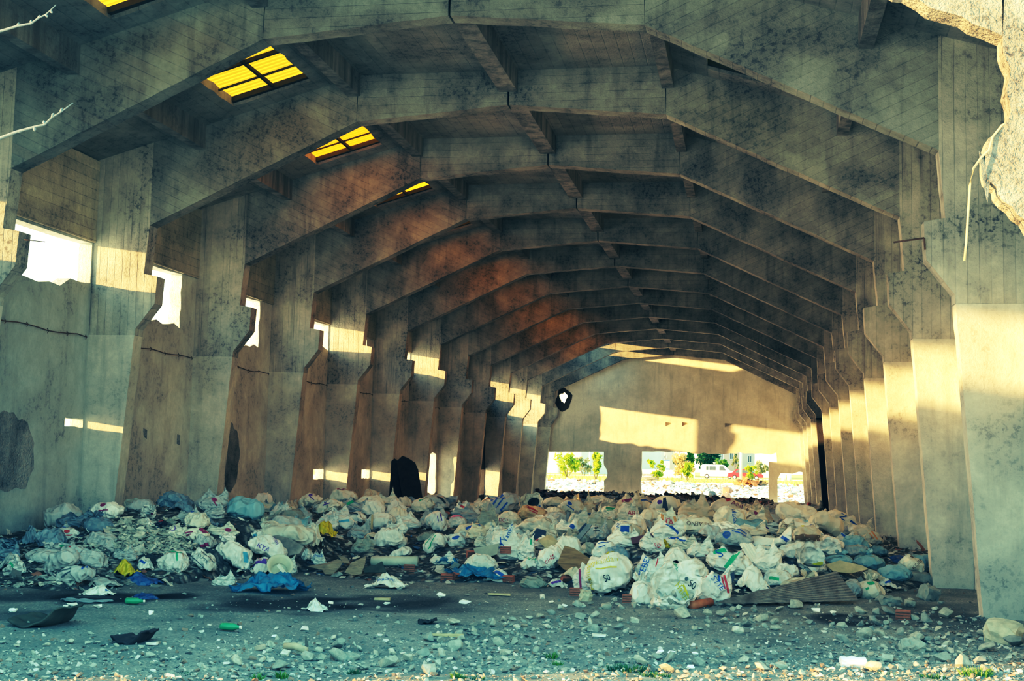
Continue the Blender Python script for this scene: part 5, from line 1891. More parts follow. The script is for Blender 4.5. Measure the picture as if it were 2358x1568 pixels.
curled(105, 1438, 160, .75, .20, 3, 'dark curled board with a raised edge on the yard floor at left', M['tarp'])
curled(310, 1478, 104, .45, .10, 5, 'dark bent board lying alone on the yard floor left of centre', M['charred'])
curled(985, 1436, 44, .22, .03, 8, 'small black flat scrap on the floor left of the stone pile', M['dark'], 'black_scrap')
curled(200, 1388, 130, .14, .02, 12, 'long shiny strip of film on the wet floor at left', M['plank_grey'], 'film_strip')

# bottles
def bottle(u, v, rz, label, mat):
    p = on_g(u, v, .05)
    mb = MB()
    o = empty('plastic_bottle', p, rz, label, 'bottle')
    mb.tube([(0, 0, 0), (.02, 0, 0), (.16, 0, 0), (.21, 0, 0), (.235, 0, 0)], [.032, .042, .042, .022, .015], 12)
    mb.build('bottle_body', mat, o, True)
    mb = MB()
    mb.tube([(.236, 0, 0), (.258, 0, 0)], .017, 10)
    mb.build('bottle_cap', M['white_plastic'], o)


bottle(508, 1452, -.1, 'crushed green plastic bottle on the yard floor', M['glass_green'])
bottle(288, 1392, .2, 'dark green bottle lying on the wet floor at left', M['glass_green'])

# tube, sticks
mb = MB()
a = on_g(656, 1502, .06); b = on_g(704, 1512, .06)
mb.tube([Vector((0, 0, 0)), (b - a) * .5 + Vector((0, 0, .02)), b - a], .036, 12)
o = mb.build('cardboard_tube', M['tubecard'], None, True); o.location = a
tag(o, 'tan broken tube lying in the rubble at bottom left of centre', 'tube')
mb = MB()
a = on_g(704, 1500, -.02)
mb.tube([(0, 0, 0), (.01, 0, .08), (-.01, .01, .17)], [.022, .018, .008], 7)
o = mb.build('dead_stick', M['stick'], None, True); o.location = a
tag(o, 'dead stick standing upright in the rubble behind the tan tube', 'stick')
for (u, v, L, rz, lab) in ((1030, 1466, 78, .05, 'long pale wooden strip lying left of the stone pile'), (880, 1382, 36, .03, 'short pale lath on the dark floor in front of the pale pipe'), (1150, 1372, 50, .0, 'thin pale stick on the floor in front of the torn blue sheet'), (1380, 1467, 30, .1, 'short white strip on the floor right of the stone pile'), (350, 1487, 24, .05, 'small white slab beside the dark bent board')):
    a = on_g(u, v, .02)
    w_ = L * px2m(a)
    mb = MB()
    mb.box((0, 0, 0), (w_, .05, .03), None, None, .008)
    o = mb.build('wooden_strip', M['white_plastic'] if 'white' in lab else M['card'], None); o.location = a; o.rotation_euler.z = rz
    tag(o, lab, 'strip')

# white blocks
def block(u, v, s, rot, mat, label, cat='block', name='foam_block', seed=1, jit=.02):
    p = on_g(u, v)
    rg = random.Random(seed)
    bm = bmesh.new()
    bmesh.ops.create_cube(bm, size=1)
    bmesh.ops.subdivide_edges(bm, edges=bm.edges[:], cuts=3, use_grid_fill=True)
    for vv in bm.verts:
        c = vv.co
        k = sorted((abs(c.x), abs(c.y), abs(c.z)))[1]
        f = 1 - .10 * max(0, (k - .35) / .15)
        vv.co = Vector((c.x * s[0] * f, c.y * s[1] * f, c.z * s[2] * f)) + Vector((rg.uniform(-jit, jit), rg.uniform(-jit, jit), rg.uniform(-jit, jit)))
    me = bpy.data.meshes.new(name)
    bm.to_mesh(me); bm.free()
    me.materials.append(mat)
    o = link_mesh(name, me)
    o.rotation_euler = rot
    o.location = p + Vector((0, 0, s[2] * .45))
    return tag(o, label, cat)


M['palestone'] = plain('pale_concrete_lump', (.55, .51, .38), .95, .35, 9, .5)
M['greystone'] = plain('grey_concrete_lump', (.33, .33, .29), .95, .35, 9, .5)
block(1965, 1534, (.27, .16, .09), (.1, .0, .05), M['foam'], 'bright white foam block lying in the yard rubble at lower right', seed=3, jit=.006)
block(2312, 1482, (.40, .30, .26), (.25, .15, -.5), M['palestone'], 'big pale concrete block resting in the rubble by the first right column', name='concrete_block', seed=5)
block(2100, 1500, (.22, .22, .12), (.3, -.2, .5), M['greystone'], 'square grey concrete block among the rubble left of the big pale block', name='concrete_block', seed=6)
block(2140, 1382, (.26, .24, .24), (.3, .2, .6), M['greystone'], 'grey hollow-looking concrete cube before the second right column', name='concrete_block', seed=7)
block(1348, 1384, (.17, .15, .16), (.05, .1, .3), M['palestone'], 'pale cube of concrete at the foot of the slim striped sack', name='concrete_block', seed=8)
block(2050, 1392, (.3, .2, .13), (.1, .1, .1), M['greystone'], 'long grey concrete lump right of the wrinkled green patched bag', name='concrete_block', seed=9)
block(2112, 1348, (.5, .4, .25), (.1, .1, .3), M['greystone'], 'broad grey concrete lump between the pale blue bags and the column', name='concrete_block', seed=10)


# ------------------------------------------------------------------ rubble stones, one object each
def stone_mat():
    m = NT('rubble_stone')
    oi = m.n('ShaderNodeObjectInfo')
    c0 = m.ramp(oi.outputs['Random'], [(0, (.26, .26, .235)), (.3, (.38, .37, .32)), (.6, (.50, .47, .39)), (.82, (.42, .42, .38)), (.93, (.66, .64, .56)), (1, (.34, .24, .17))])
    p = m.pos()
    n = m.noise(p, 16, 5, .7)
    c = m.mix(m.ramp(n, [(.36, .55), (.62, 0.)]), c0, (.13, .125, .11))
    return m.done(m.principled(c, .95, m.bump(n, .5, .02), .1))


M['stone'] = stone_mat()
STONES = []
SR = random.Random(12)
for i in range(16):
    v, f = hull(SR, SR.choice([10, 12, 14, 18]), (1, SR.uniform(.6, .95), SR.uniform(.4, .75)))
    me = bpy.data.meshes.new('rubble_stone')
    me.from_pydata([tuple(q) for q in v], [], f)
    me.materials.append(M['stone'])
    bm = bmesh.new(); bm.from_mesh(me)
    bmesh.ops.bevel(bm, geom=bm.edges[:], offset=.025, segments=1, affect='EDGES', clamp_overlap=True)
    bmesh.ops.recalc_face_normals(bm, faces=bm.faces)
    bm.to_mesh(me); bm.free()
    STONES.append(me)

# regions: (name in words, centre u, v, spread u, v, number, smallest, largest in px, order across)
REG = [('at the bottom left of centre', 800, 1512, 220, 28, 52, 14, 58),
       ('in the low mid-yard stone pile', 1300, 1442, 110, 17, 46, 10, 30),
       ('strewn left of the low stone pile', 1120, 1462, 80, 22, 30, 12, 42),
       ('in the yard below the low stone pile', 1200, 1512, 150, 26, 34, 10, 36),
       ('before the corrugated sheet', 1720, 1428, 110, 20, 30, 12, 40),
       ('at the foot of the right columns', 2080, 1440, 110, 42, 46, 14, 46),
       ('below the big pale block', 2180, 1505, 120, 34, 44, 14, 54),
       ('along the bottom edge on the right', 1640, 1545, 170, 18, 34, 12, 46),
       ('at the front edge of the right pile', 1430, 1398, 120, 9, 20, 10, 32),
       ('on the open floor at left', 240, 1500, 180, 50, 18, 8, 26)]
placed = []
sid = -1
BURIED = {128,154,199,214,215,224,234,264,277,280,326,331,333,334,335,348}
for words_, cu, cv, su, sv, num, lo, hi in REG:
    got = []
    tries = 0
    while len(got) < num and tries < 2000:
        tries += 1
        u, v = SR.gauss(cu, su * .62), SR.gauss(cv, sv * .62)
        if v > 1566 or u < 4 or u > 2352 or abs(u - cu) > su * 1.5 or abs(v - cv) > sv * 1.6: continue
        s = lo + (hi - lo) * SR.random() ** 1.7
        if any(abs(u - a) < (s + c) * .42 and abs(v - b) < (s + c) * .24 for a, b, c in placed): continue
        placed.append((u, v, s)); got.append((u, v, s))
    got.sort()
    kept = []
    for u, v, s in got:
        sid += 1
        p = on_g(u, v)
        w_ = s * px2m(p) * 1.3
        me = STONES[SR.randrange(16)]
        sc_ = (w_, w_ * SR.uniform(.8, 1.1), w_ * SR.uniform(.75, 1.15))
        ro_ = (SR.uniform(-.5, .5), SR.uniform(-.5, .5), SR.uniform(0, 6.3))
        if sid in BURIED: continue              # wholly hidden behind other things
        o = link_mesh('rubble_stone', me)
        o.scale, o.rotation_euler, o.location = sc_, ro_, p + Vector((0, 0, w_ * .2))
        kept.append((o, s))
    big = max(range(len(kept)), key=lambda i: kept[i][1])
    n_k = len(kept)
    for i, (o, s) in enumerate(kept):
        if i == big:
            lab = 'largest grey rubble stone ' + words_
        elif i < 20:
            lab = ('%s rubble stone from the left ' % ORD[i + 1]) + words_
        elif n_k - i <= 20:
            lab = ('%s rubble stone from the right ' % ORD[n_k - i]) + words_
        else:
            lab = 'grey rubble stone midway ' + words_
        tag(o, lab, 'stone', 'rubble stones ' + words_)

# gravel: far too many small bits to count
mb = MB()
GR = random.Random(31)
n_ = 0
while n_ < 9000:
    u, v = GR.uniform(-20, 2380), 1352 + 235 * GR.random() ** .8
    dens = .25 + .75 * smooth(1420, 1520, v) + .6 * math.exp(-((u - 1250) / 260) ** 2 - ((v - 1452) / 26) ** 2) + .7 * smooth(1500, 2100, u) * smooth(1380, 1440, v)
    dens *= 1 - .55 * smooth(700, 200, u) * smooth(1560, 1420, v)
    if GR.random() > dens * .6: continue
    p = on_g(u, v)
    if p.y - front_y(p.x) > .2: continue
    s = GR.uniform(.014, .045) if GR.random() < .78 else GR.uniform(.045, .10)
    c = GR.choice([(.20, .20, .185), (.30, .29, .26), (.36, .35, .31), (.45, .43, .37), (.16, .16, .15), (.62, .61, .57), (.26, .17, .12)])
    vv, ff = CHIP[GR.randrange(len(CHIP))]
    rot = Matrix.Rotation(GR.uniform(0, 6.28), 3, 'Z') @ Matrix.Rotation(GR.gauss(0, .4), 3, 'X')
    mb.add([rot @ (q * s) + Vector((p.x, p.y, ground_z(p.x, p.y) + s * .15)) for q in vv], ff, c)
    n_ += 1
tag(mb.build('gravel', M['tint'], None, False, True), 'loose grey gravel and crumbs of plaster over the yard floor', 'gravel', kind='stuff')

# stones lying in the mouth of the open front sack
for i, (u, v, s) in enumerate(((1522, 1392, 24), (1540, 1396, 30), (1556, 1398, 20), (1570, 1400, 26), (1545, 1386, 20), (1530, 1400, 16), (1590, 1404, 22))):
    o = link_mesh('rubble_stone', STONES[(i * 5 + 2) % 16])
    sk = [q for q in BAGS if q[4] == 'the open sack spilling rubble'][0][0]
    w_ = s * px2m(sk.location) * 1.25
    o.scale = (w_, w_, w_ * .9); o.rotation_euler = (i, .3 * i, 2 * i)
    o.location = sk.location + Vector(((-.21, -.09, .02, .13, -.03, -.15, .21)[i], (-.10, -.16, -.17, -.12, -.02, -.03, -.04)[i], (.13, .13, .12, .13, .22, .21, .20)[i]))
    tag(o, 'grey rubble lump spilling from the open white sack at the front, %s from the left' % ORD[[1, 3, 5, 6, 4, 2, 7][i]], 'stone', 'lumps spilling from the open sack')

# scattered pale flakes, counted one by one
FL = [(28, 1408), (35, 1409), (152, 1400), (166, 1396), (225, 1400), (346, 1416), (700, 1452), (632, 1468), (1215, 1500), (1300, 1398), (1270, 1388), (1520, 1506), (1548, 1508), (1600, 1508), (1590, 1540), (1745, 1508), (1690, 1540), (1880, 1408), (1918, 1412), (890, 1392), (830, 1395), (760, 1392), (1016, 1374), (1070, 1390), (1250, 1378)]
for i, (u, v) in enumerate(sorted(FL)):
    p = on_g(u, v)
    s = SR.uniform(17, 34) * px2m(p)
    vv, ff = hull(random.Random(500 + i), 10, (1, .7, .42))
    o = mesh_obj('pale_flake', [q * s for q in vv], ff, M['foam'])
    o.location = p + Vector((0, 0, s * .14)); o.rotation_euler.z = SR.uniform(0, 6)
    lab = '%s bright white flake from the %s on the bare yard floor' % (ORD[i + 1] if i < 13 else ORD[len(FL) - i], 'left' if i < 13 else 'right')
    tag(o, lab, 'flake', 'bright white flakes on the yard floor')

# ------------------------------------------------------------------ grass tufts in the yard
M['grass'] = plain('fresh_green_grass', (.10, .22, .025), .7, .5, 20, 0)
M['grass2'] = plain('dark_green_grass', (.035, .11, .03), .7, .5, 20, 0)


def tuft(u, v, wpx, hpx, n, label, mat, seed):
    p = on_g(u, v)
    k = px2m(p)
    rg = random.Random(seed)
    vs, fs = [], []
    for i in range(n):
        r_ = rg.random() ** .6 * wpx * k / 2
        a = rg.uniform(0, 6.28)
        b = Vector((r_ * math.cos(a), r_ * math.sin(a) * .7, -.02))
        h = hpx * k * rg.uniform(.5, 1.1)
        dr = Vector((math.cos(a) * rg.uniform(.1, .6), math.sin(a) * rg.uniform(.1, .6), 1)).normalized() * h
        sd = Vector((rg.uniform(-1, 1), rg.uniform(-1, 1), 0)).normalized() * .006
        c = len(vs)
        mid = b + dr * .55 + Vector((0, 0, .06 * h))
        vs += [b - sd, b + sd, mid + sd * .8, mid - sd * .8, b + dr + Vector((dr.x * .4, dr.y * .4, -.1 * h))]
        fs += [(c, c + 1, c + 2, c + 3), (c + 3, c + 2, c + 4)]
    o = mesh_obj('grass_tuft', vs, fs, mat)
    o.location = p
    tag(o, label, 'grass', 'grass tufts in the yard rubble')


for i, (u, v, w_, h_, n, mt, lab) in enumerate([
        (1268, 1516, 26, 24, 60, 'grass', 'bright green grass tuft standing in the middle of the yard'), (1284, 1532, 18, 16, 36, 'grass', 'small grass tuft just below the bright middle tuft'),
        (1440, 1545, 90, 24, 170, 'grass2', 'wide dark green weed patch along the bottom right of the middle'), (1510, 1558, 70, 18, 120, 'grass2', 'dark green weed patch at the bottom edge beside the wide patch'),
        (592, 1564, 30, 22, 60, 'grass', 'bright grass tuft at the bottom edge left of centre'), (648, 1562, 26, 26, 60, 'grass', 'taller bright grass tuft at the bottom edge left of centre'), (1055, 1562, 30, 24, 60, 'grass', 'grass tuft at the bottom edge beside the flat stone'),
        (1085, 1564, 60, 16, 80, 'grass2', 'low dark grass along the bottom edge in the middle'), (815, 1552, 26, 20, 44, 'grass2', 'dark grass tuft among the rubble left of centre'), (2250, 1556, 70, 28, 130, 'grass', 'green weed patch at the bottom right corner'),
        (2150, 1562, 60, 18, 100, 'grass2', 'dark green weed patch left of the corner weed patch'), (2040, 1552, 40, 12, 50, 'grass2', 'small low weed patch below the white foam block'), (430, 1552, 50, 12, 50, 'grass2', 'low dark grass at the bottom left')]):
    tuft(u, v, w_, h_, n, lab, M[mt], 900 + i)

# a letter painted on the side of the third left column
vv, ff = text_mesh('Ö')
fr3 = [o for o in SC.objects if o.name.startswith('portal_frame') and abs(o.location.y - 10) < .1][0]
P3 = [Vector((-(7.69 - .33 * (.80 + q.y * .62) / 4.32) + .012, .175 + q.x * .36, .80 + q.y * .62)) for q in vv]
mesh_obj('painted_letter', P3, ff, INK['grey'], fr3)

# ------------------------------------------------------------------ bare twigs reaching in at the upper left, rebar stubs
def twig(pts, y, r0, label):
    P3 = [on_y(u, v, y) for u, v in pts]
    o = P3[0].copy()
    root = empty('bare_twig', o, 0, label, 'twig', 'bare twigs at the upper left')
    mb = MB()
    n = len(P3)
    mb.tube([p - o for p in P3], [r0 * (1 - .75 * i / (n - 1)) for i in range(n)], 8)
    mb.build('twig_stem', M['twig'], root, True)
    rg = random.Random(int(pts[-1][0]))
    for i in range(3, n - 1, 1):
        mb = MB()
        d = Vector((rg.uniform(-.5, .8), 0, rg.uniform(-1, 1))).normalized() * r0 * 2.2
        mb.tube([P3[i] - o, P3[i] - o + d * .6, P3[i] - o + d], [r0 * .6, r0 * .75, r0 * .2], 6)
        mb.build('bud', M['twig'], root, True)


twig([(-160, 118), (-60, 92), (0, 72), (40, 60), (72, 54), (88, 42), (105, 34), (116, 24), (129, 11)], -11.5, .011, 'upper bare twig reaching in at the top left corner')
twig([(-160, 372), (-60, 340), (0, 318), (40, 303), (80, 292), (103, 287), (120, 270), (140, 258), (168, 237)], -11.5, .013, 'lower bare twig with buds reaching in at the upper left')

mb = MB()
a = on_y(2058, 558, -.02)
pts = [on_y(2128, 548, -.03), on_y(2100, 552, -.05), on_y(2058, 558, -.1)]
mb.tube([p - a for p in pts], .014, 6)
pts = [on_y(2128, 548, -.03), on_y(2130, 575, -.03)]
mb.tube([p - a for p in pts], .014, 6)
o = mb.build('rebar_stub', M['rust'], None, True); o.location = a
tag(o, 'bent rusty rebar sticking out of the first right corbel', 'rebar')
mb = MB()
a = on_y(56, 552, .02)
b = on_y(104, 557, .3)
mb.tube([(0, 0, 0), b - a], .008, 6)
o = mb.build('rebar_stub', M['rust'], None, True); o.location = a
tag(o, 'thin rod sticking out of the first left corbel across the bright opening', 'rebar')
# ------------------------------------------------------------------ outside, beyond the end wall
def ter_z(x, y):
    return .02 + .80 * smooth(63, 88, y) - .06 * smooth(92, 120, y) + .08 * smooth(130, 165, y) + .10 * nz(x * .25, y * .18, 6) * smooth(62, 75, y) * (1 - smooth(120, 150, y))


m = NT('dry_grass_ground')
p = m.pos()
n = m.noise(p, .35, 5, .65)
sy = m.n('ShaderNodeSeparateXYZ'); m.t.links.new(p, sy.inputs[0])
g = m.mix(m.ramp(n, [(.4, 0.), (.62, 1.)]), (.50, .36, .12), (.26, .36, .05))
g = m.mix(m.ramp(m.noise(p, 3, 4, .7), [(.4, 0.), (.7, .5)]), g, (.55, .45, .22))
c = m.mix(m.ramp(m.math('DIVIDE', m.math('SUBTRACT', sy.outputs[1], 82.0), 12.0, True), [(0., 0.), (1., 1.)]), (.50, .48, .42), g)
M['field'] = m.done(m.principled(c, .95, None, .1))
xs = [-70 + 2.5 * i for i in range(57)]
ys = [60.7 + i * 1.0 for i in range(40)] + [101 + 4 * i for i in range(16)]
vs = [(x, y, ter_z(x, y)) for y in ys for x in xs]
nx = len(xs)
fs = [(j * nx + i, j * nx + i + 1, (j + 1) * nx + i + 1, (j + 1) * nx + i) for j in range(len(ys) - 1) for i in range(nx - 1)]
tag(mesh_obj('ground', vs, fs, M['field'], None, True), kind='structure')
M['road'] = plain('pale_dusty_road', (.55, .52, .46), .9, .1, 1, 0)
mb = MB()
mb.add([(-75, 160, .80), (75, 160, .80), (75, 176, .84), (-75, 176, .84)], [(0, 1, 2, 3)])
tag(mb.build('road', M['road']), kind='structure')
mb = MB()
mb.add([(-160, 176, .83), (160, 176, .83), (160, 420, 1.2), (-160, 420, 1.2)], [(0, 1, 2, 3)])
tag(mb.build('ground_far', M['field']), kind='structure')

# white rubble
rng = random.Random(61)
mb = MB()
for i in range(2600):
    y = 61.5 + 27 * rng.random() ** .8
    x = rng.uniform(-15, 14)
    s = rng.uniform(.12, .55) * (1 if rng.random() < .85 else 1.5)
    v, f = CHIP[rng.randrange(len(CHIP))]
    rot = Matrix.Rotation(rng.uniform(0, 6.28), 3, 'Z') @ Matrix.Rotation(rng.gauss(0, .5), 3, 'X')
    k = rng.uniform(.8, 1.1)
    c = rng.choice([(.80, .79, .74)] * 8 + [(.45, .42, .38), (.36, .18, .10)])
    mb.add([rot @ (q * s) + Vector((x, y, ter_z(x, y) + s * .15)) for q in v], f, tuple(min(.9, a * k) for a in c))
tag(mb.build('white_rubble', M['tint'], None, False, True), 'white sunlit rubble covering the ground beyond the end wall', 'rubble', kind='stuff')

# a few lumps that stand out
def lump(u, v, y, s, col, label, cat='block'):
    p = on_y(u, v, y)
    vv, ff = hull(random.Random(int(u)), 12, (1, .7, .8))
    o = mesh_obj('rubble_block', [q * s for q in vv], ff, plain('lump', col))
    o.location = (p.x, y, ter_z(p.x, y) + s * .3)
    tag(o, label, cat)


lump(1638, 1136, 64, 1.0, (.07, .08, .09), 'dark block in the white rubble seen through the wide opening')
lump(1675, 1132, 72, 1.0, (.34, .16, .10), 'reddish slab lying in the white rubble')
lump(1672, 1142, 66, .9, (.42, .22, .14), 'brick-coloured lump in the white rubble')
rng = random.Random(9)
mb = MB()
for i in range(110):
    p = on_y(1736 + rng.gauss(0, 13), 1122, 84)
    s = rng.uniform(.2, .5)
    shard(mb, rng, Vector((p.x, 84 + rng.gauss(0, .6), ter_z(p.x, 84) + .15 + .3 * rng.random())), s, rng.choice([(.35, .13, .03), (.45, .2, .05), (.16, .08, .04)]))
tag(mb.build('rusty_debris', M['tint'], None, False, True), 'rust-orange heap of scrap on the far side of the white rubble', 'debris', kind='stuff')
# concrete slabs stacked at the left of the wide opening
p0 = on_y(1497, 1124, 84)
for k in range(3):
    mb = MB()
    mb.box((0, 0, 0), (1.1 - .1 * k, .8, .13), None, None, .03)
    o = mb.build('concrete_slab', M['raw']); o.location = (p0.x - .1 * k, 84, ter_z(p0.x, 84) + .3 + .2 * k)
    tag(o, ('%s pale concrete slab of the little stack beyond the wide opening' % ['lowest', 'middle', 'topmost'][k]), 'slab', 'stacked slabs beyond the opening')


# ------------------------------------------------------------------ shrubs and trees
def leafmat(name, a, b):
    m = NT(name)
    n = m.noise(m.pos(), 2.5, 3, .6)
    c = m.mix(m.ramp(n, [(.35, 0.), (.65, 1.)]), a, b)
    d = m.n('ShaderNodeBsdfDiffuse'); m.t.links.new(c, d.inputs[0])
    t = m.n('ShaderNodeBsdfTranslucent'); m.t.links.new(c, t.inputs[0])
    mx = m.n('ShaderNodeMixShader', inp={0: .4}); m.t.links.new(d.outputs[0], mx.inputs[1]); m.t.links.new(t.outputs[0], mx.inputs[2])
    return m.done(mx.outputs[0])


LEAF = {'lime': leafmat('lime_leaves', (.36, .42, .02), (.20, .34, .03)), 'green': leafmat('green_leaves', (.05, .15, .03), (.14, .26, .05)), 'dark': leafmat('dark_leaves', (.015, .06, .03), (.05, .13, .06)), 'straw': leafmat('dry_leaves', (.55, .42, .18), (.40, .30, .14)), 'olive': leafmat('olive_leaves', (.14, .18, .08), (.25, .27, .12))}


def shrub(u, vb, wpx, hpx, y, kind, label, n=500, leaf=.11, cat='shrub', narrow=0.0):
    p = on_y(u, vb, y)
    k = px2m(p)
    w_, h_ = wpx * k, hpx * k
    z0 = ter_z(p.x, y) if y < 160 else .83 + .37 * max(0, y - 176) / 244
    h_ = max(h_ * .8, h_ + p.z - z0)
    root = empty('shrub' if cat == 'shrub' else 'tree', (p.x, y, z0), 0, label, cat)
    rg = random.Random(int(u * 3 + y))
    mb = MB()
    for i in range(4):
        mb.tube([(rg.uniform(-.05, .05), 0, -.2), (rg.uniform(-.2, .2) * w_, rg.uniform(-.15, .15) * w_, h_ * .35), (rg.uniform(-.35, .35) * w_, rg.uniform(-.2, .2) * w_, h_ * .75)], [.05, .035, .012], 6)
    mb.build('stem', M['stick'], root, True)
    vs, fs = [], []
    cl = [(Vector((rg.gauss(0, .23) * w_, rg.gauss(0, .2) * w_, h_ * rg.uniform(.25, .9))), rg.uniform(.12, .24) * w_) for _ in range(16)]
    for i in range(int(n * 1.9)):
        c, r_ = cl[rg.randrange(len(cl))]
        d = Vector((rg.gauss(0, 1), rg.gauss(0, 1), rg.gauss(0, 1))).normalized() * r_ * rg.random() ** .4
        q = c + d
        q.x *= 1 - narrow * smooth(.3, 1, q.z / h_)
        if q.z < .05 * h_: continue
        a = Vector((rg.gauss(0, 1), rg.gauss(0, 1), rg.gauss(0, 1))).normalized()
        b = a.cross(Vector((rg.gauss(0, 1), rg.gauss(0, 1), rg.gauss(0, 1)))).normalized()
        s = leaf * rg.uniform(.6, 1.4)
        k_ = len(vs)
        vs += [q - a * s, q + b * s * .5, q + a * s, q - b * s * .5]
        fs.append((k_, k_ + 1, k_ + 2, k_ + 3))
    mesh_obj('foliage', vs, fs, LEAF[kind], root)


shrub(1308, 1100, 62, 56, 115, 'lime', 'yellow green shrub in the middle of the left opening', 900, .13)
shrub(1372, 1102, 34, 66, 110, 'lime', 'tall yellow green shrub at the right edge of the left opening', 700, .13)
shrub(1345, 1092, 42, 40, 140, 'olive', 'sparse olive shrub behind the middle shrub of the left opening', 400, .13)
shrub(1513, 1104, 32, 46, 115, 'lime', 'yellow green shrub near the left of the wide opening', 600, .12)
shrub(1568, 1094, 60, 50, 150, 'straw', 'straw-coloured dry bush behind the sign board', 900, .15)
shrub(1583, 1100, 36, 36, 125, 'lime', 'small lime bush before the dry bush', 500, .12)
shrub(1730, 1104, 26, 34, 120, 'lime', 'small flowering bush in front of the red car', 400, .12)
shrub(1752, 1092, 36, 36, 180, 'olive', 'wispy bush right of the red car', 400, .16)
shrub(1625, 1082, 62, 52, 205, 'dark', 'dark green tree rising behind the white van', 1400, .26, 'tree')
shrub(1575, 1072, 40, 40, 215, 'green', 'green tree left of the dark tree behind the road', 900, .26, 'tree')
shrub(1693, 1080, 20, 44, 196, 'olive', 'thin conifer-like tree beside the concrete pole', 300, .18, 'tree', .7)
shrub(1665, 1078, 40, 22, 190, 'green', 'low green hedge bush under the house windows', 600, .2)
rng = random.Random(71)
mb = MB()
for i in range(2600):
    y = 90 + 60 * rng.random()
    x = rng.uniform(-26, 12)
    z = ter_z(x, y)
    h = rng.uniform(.1, .3) if rng.random() < .9 else rng.uniform(.3, .6)
    d = Vector((rng.uniform(-.3, .3), rng.uniform(-.3, .3), 1)) * h
    s = Vector((rng.uniform(.02, .06), 0, 0))
    c = rng.choice([(.50, .40, .14), (.40, .42, .08), (.22, .38, .05), (.6, .48, .2)])
    mb.add([Vector((x, y, z)) - s, Vector((x, y, z)) + s, Vector((x, y, z)) + d], [(0, 1, 2)], c)
tag(mb.build('dry_grass', M['tint'], None, False, True), 'dry yellow and green grass growing between the rubble and the road', 'grass', kind='stuff')

# ------------------------------------------------------------------ sign, poles, walls, houses
M['signwhite'] = plain('white_enamel', (.80, .82, .84), .4, .05, 4, 0)
M['signblue'] = plain('blue_enamel', (.05, .16, .52), .4, .05, 4, 0)
a, b = on_y(1525, 1058, 150), on_y(1542, 1082, 150)
w_, h_ = b.x - a.x, a.z - b.z
root = empty('sign_board', ((a.x + b.x) / 2, 150, .75), 0, 'white sign board with blue top and bottom bands beside the far road', 'sign')
zc = (a.z + b.z) / 2 - .75
mb = MB(); mb.box((0, 0, zc), (w_, .06, h_)); mb.build('panel', M['signwhite'], root)
for s_ in (-1, 1):
    mb = MB(); mb.box((0, -.04, zc + s_ * h_ * .43), (w_, .02, h_ * .13)); mb.build('blue_band', M['signblue'], root)
    mb = MB(); mb.tube([(s_ * w_ * .42, .05, -.2), (s_ * w_ * .42, .05, zc)], .035, 8); mb.build('post', M['plank_grey'], root)
vv, ff = text_mesh('000')
mesh_obj('lettering', [Vector((q.x * .42, -.045, zc + q.y * .55)) for q in vv], ff, plain('sign_grey', (.30, .36, .45)), root)


def post(u0, v0, u1, v1, y, r_, mat, name, label, cat):
    b_ = on_y(u1, v1, y); t_ = on_y(u0, v0, y)
    mb = MB(); mb.tube([(0, 0, -.3), (t_.x - b_.x, 0, t_.z - b_.z)], [r_, r_ * .9], 12)
    o = mb.build(name, mat, None, True); o.location = b_
    tag(o, label, cat)


M['whitewash'] = plain('whitewashed_render', (.78, .76, .70), .9, .08, .5, 0)
post(1706, 1000, 1706, 1103, 152, .17, M['whitewash'], 'concrete_pole', 'white concrete utility pole in front of the red car', 'pole')
post(1805, 1093, 1805, 1103, 152, .3, M['whitewash'], 'bollard', 'left one of two white bollards by the road', 'bollard')
post(1817, 1093, 1817, 1103, 152, .3, M['whitewash'], 'bollard', 'right one of two white bollards by the road', 'bollard')
post(1358, 1030, 1358, 1092, 158, .10, M['whitewash'], 'white_post', 'white post at the right of the left opening', 'post')

M['housepink'] = plain('pale_pink_render', (.60, .46, .44), .9, .1, .3, 0)
M['housewhite'] = plain('pale_grey_render', (.62, .62, .58), .9, .08, .3, 0)
M['pane'] = plain('dark_window_pane', (.06, .09, .12), .2, .2, 1, 0)
M['frame'] = plain('white_window_frame', (.85, .85, .85), .5, .03, 1, 0)
M['tile'] = plain('red_roof_tiles', (.32, .13, .08), .9, .3, 3)


def house(u0, u1, y, top, mat, label, wins, roof=True):
    a, b = on_y(u0, 1080, y), on_y(u1, 1080, y)
    w_ = b.x - a.x
    root = empty('house', ((a.x + b.x) / 2, y, .9), 0, label, 'house')
    mb = MB(); mb.box((0, 4, top / 2 - .5), (w_, 8, top + 1)); mb.build('house_wall', mat, root)
    for (ua, va, ub, vb) in wins:
        p, q = on_y(ua, va, y), on_y(ub, vb, y)
        cx, cz = (p.x + q.x) / 2 - root.location.x, (p.z + q.z) / 2 - .9
        ww, hh = q.x - p.x, p.z - q.z
        mb = MB()
        for s_ in (-1, 1):
            mb.box((cx + s_ * ww / 2, -.03, cz), (.16, .1, hh + .16)); mb.box((cx, -.03, cz + s_ * hh / 2), (ww, .1, .16))
        mb.box((cx, -.03, cz), (.12, .1, hh))
        f = mb.build('window_frame', M['frame'], root)
        mb = MB(); mb.box((cx, -.01, cz), (ww, .04, hh)); mb.build('window_pane', M['pane'], f)
    if roof:
        mb = MB()
        mb.add([(-w_ / 2 - .4, -.5, top), (w_ / 2 + .4, -.5, top), (w_ / 2 + .4, 8.5, top), (-w_ / 2 - .4, 8.5, top), (-w_ / 2 - .4, 4, top + 2), (w_ / 2 + .4, 4, top + 2)], [(0, 1, 5, 4), (2, 3, 4, 5), (0, 4, 3), (1, 2, 5), (0, 3, 2, 1)])
        mb.build('roof', M['tile'], root)
    return root


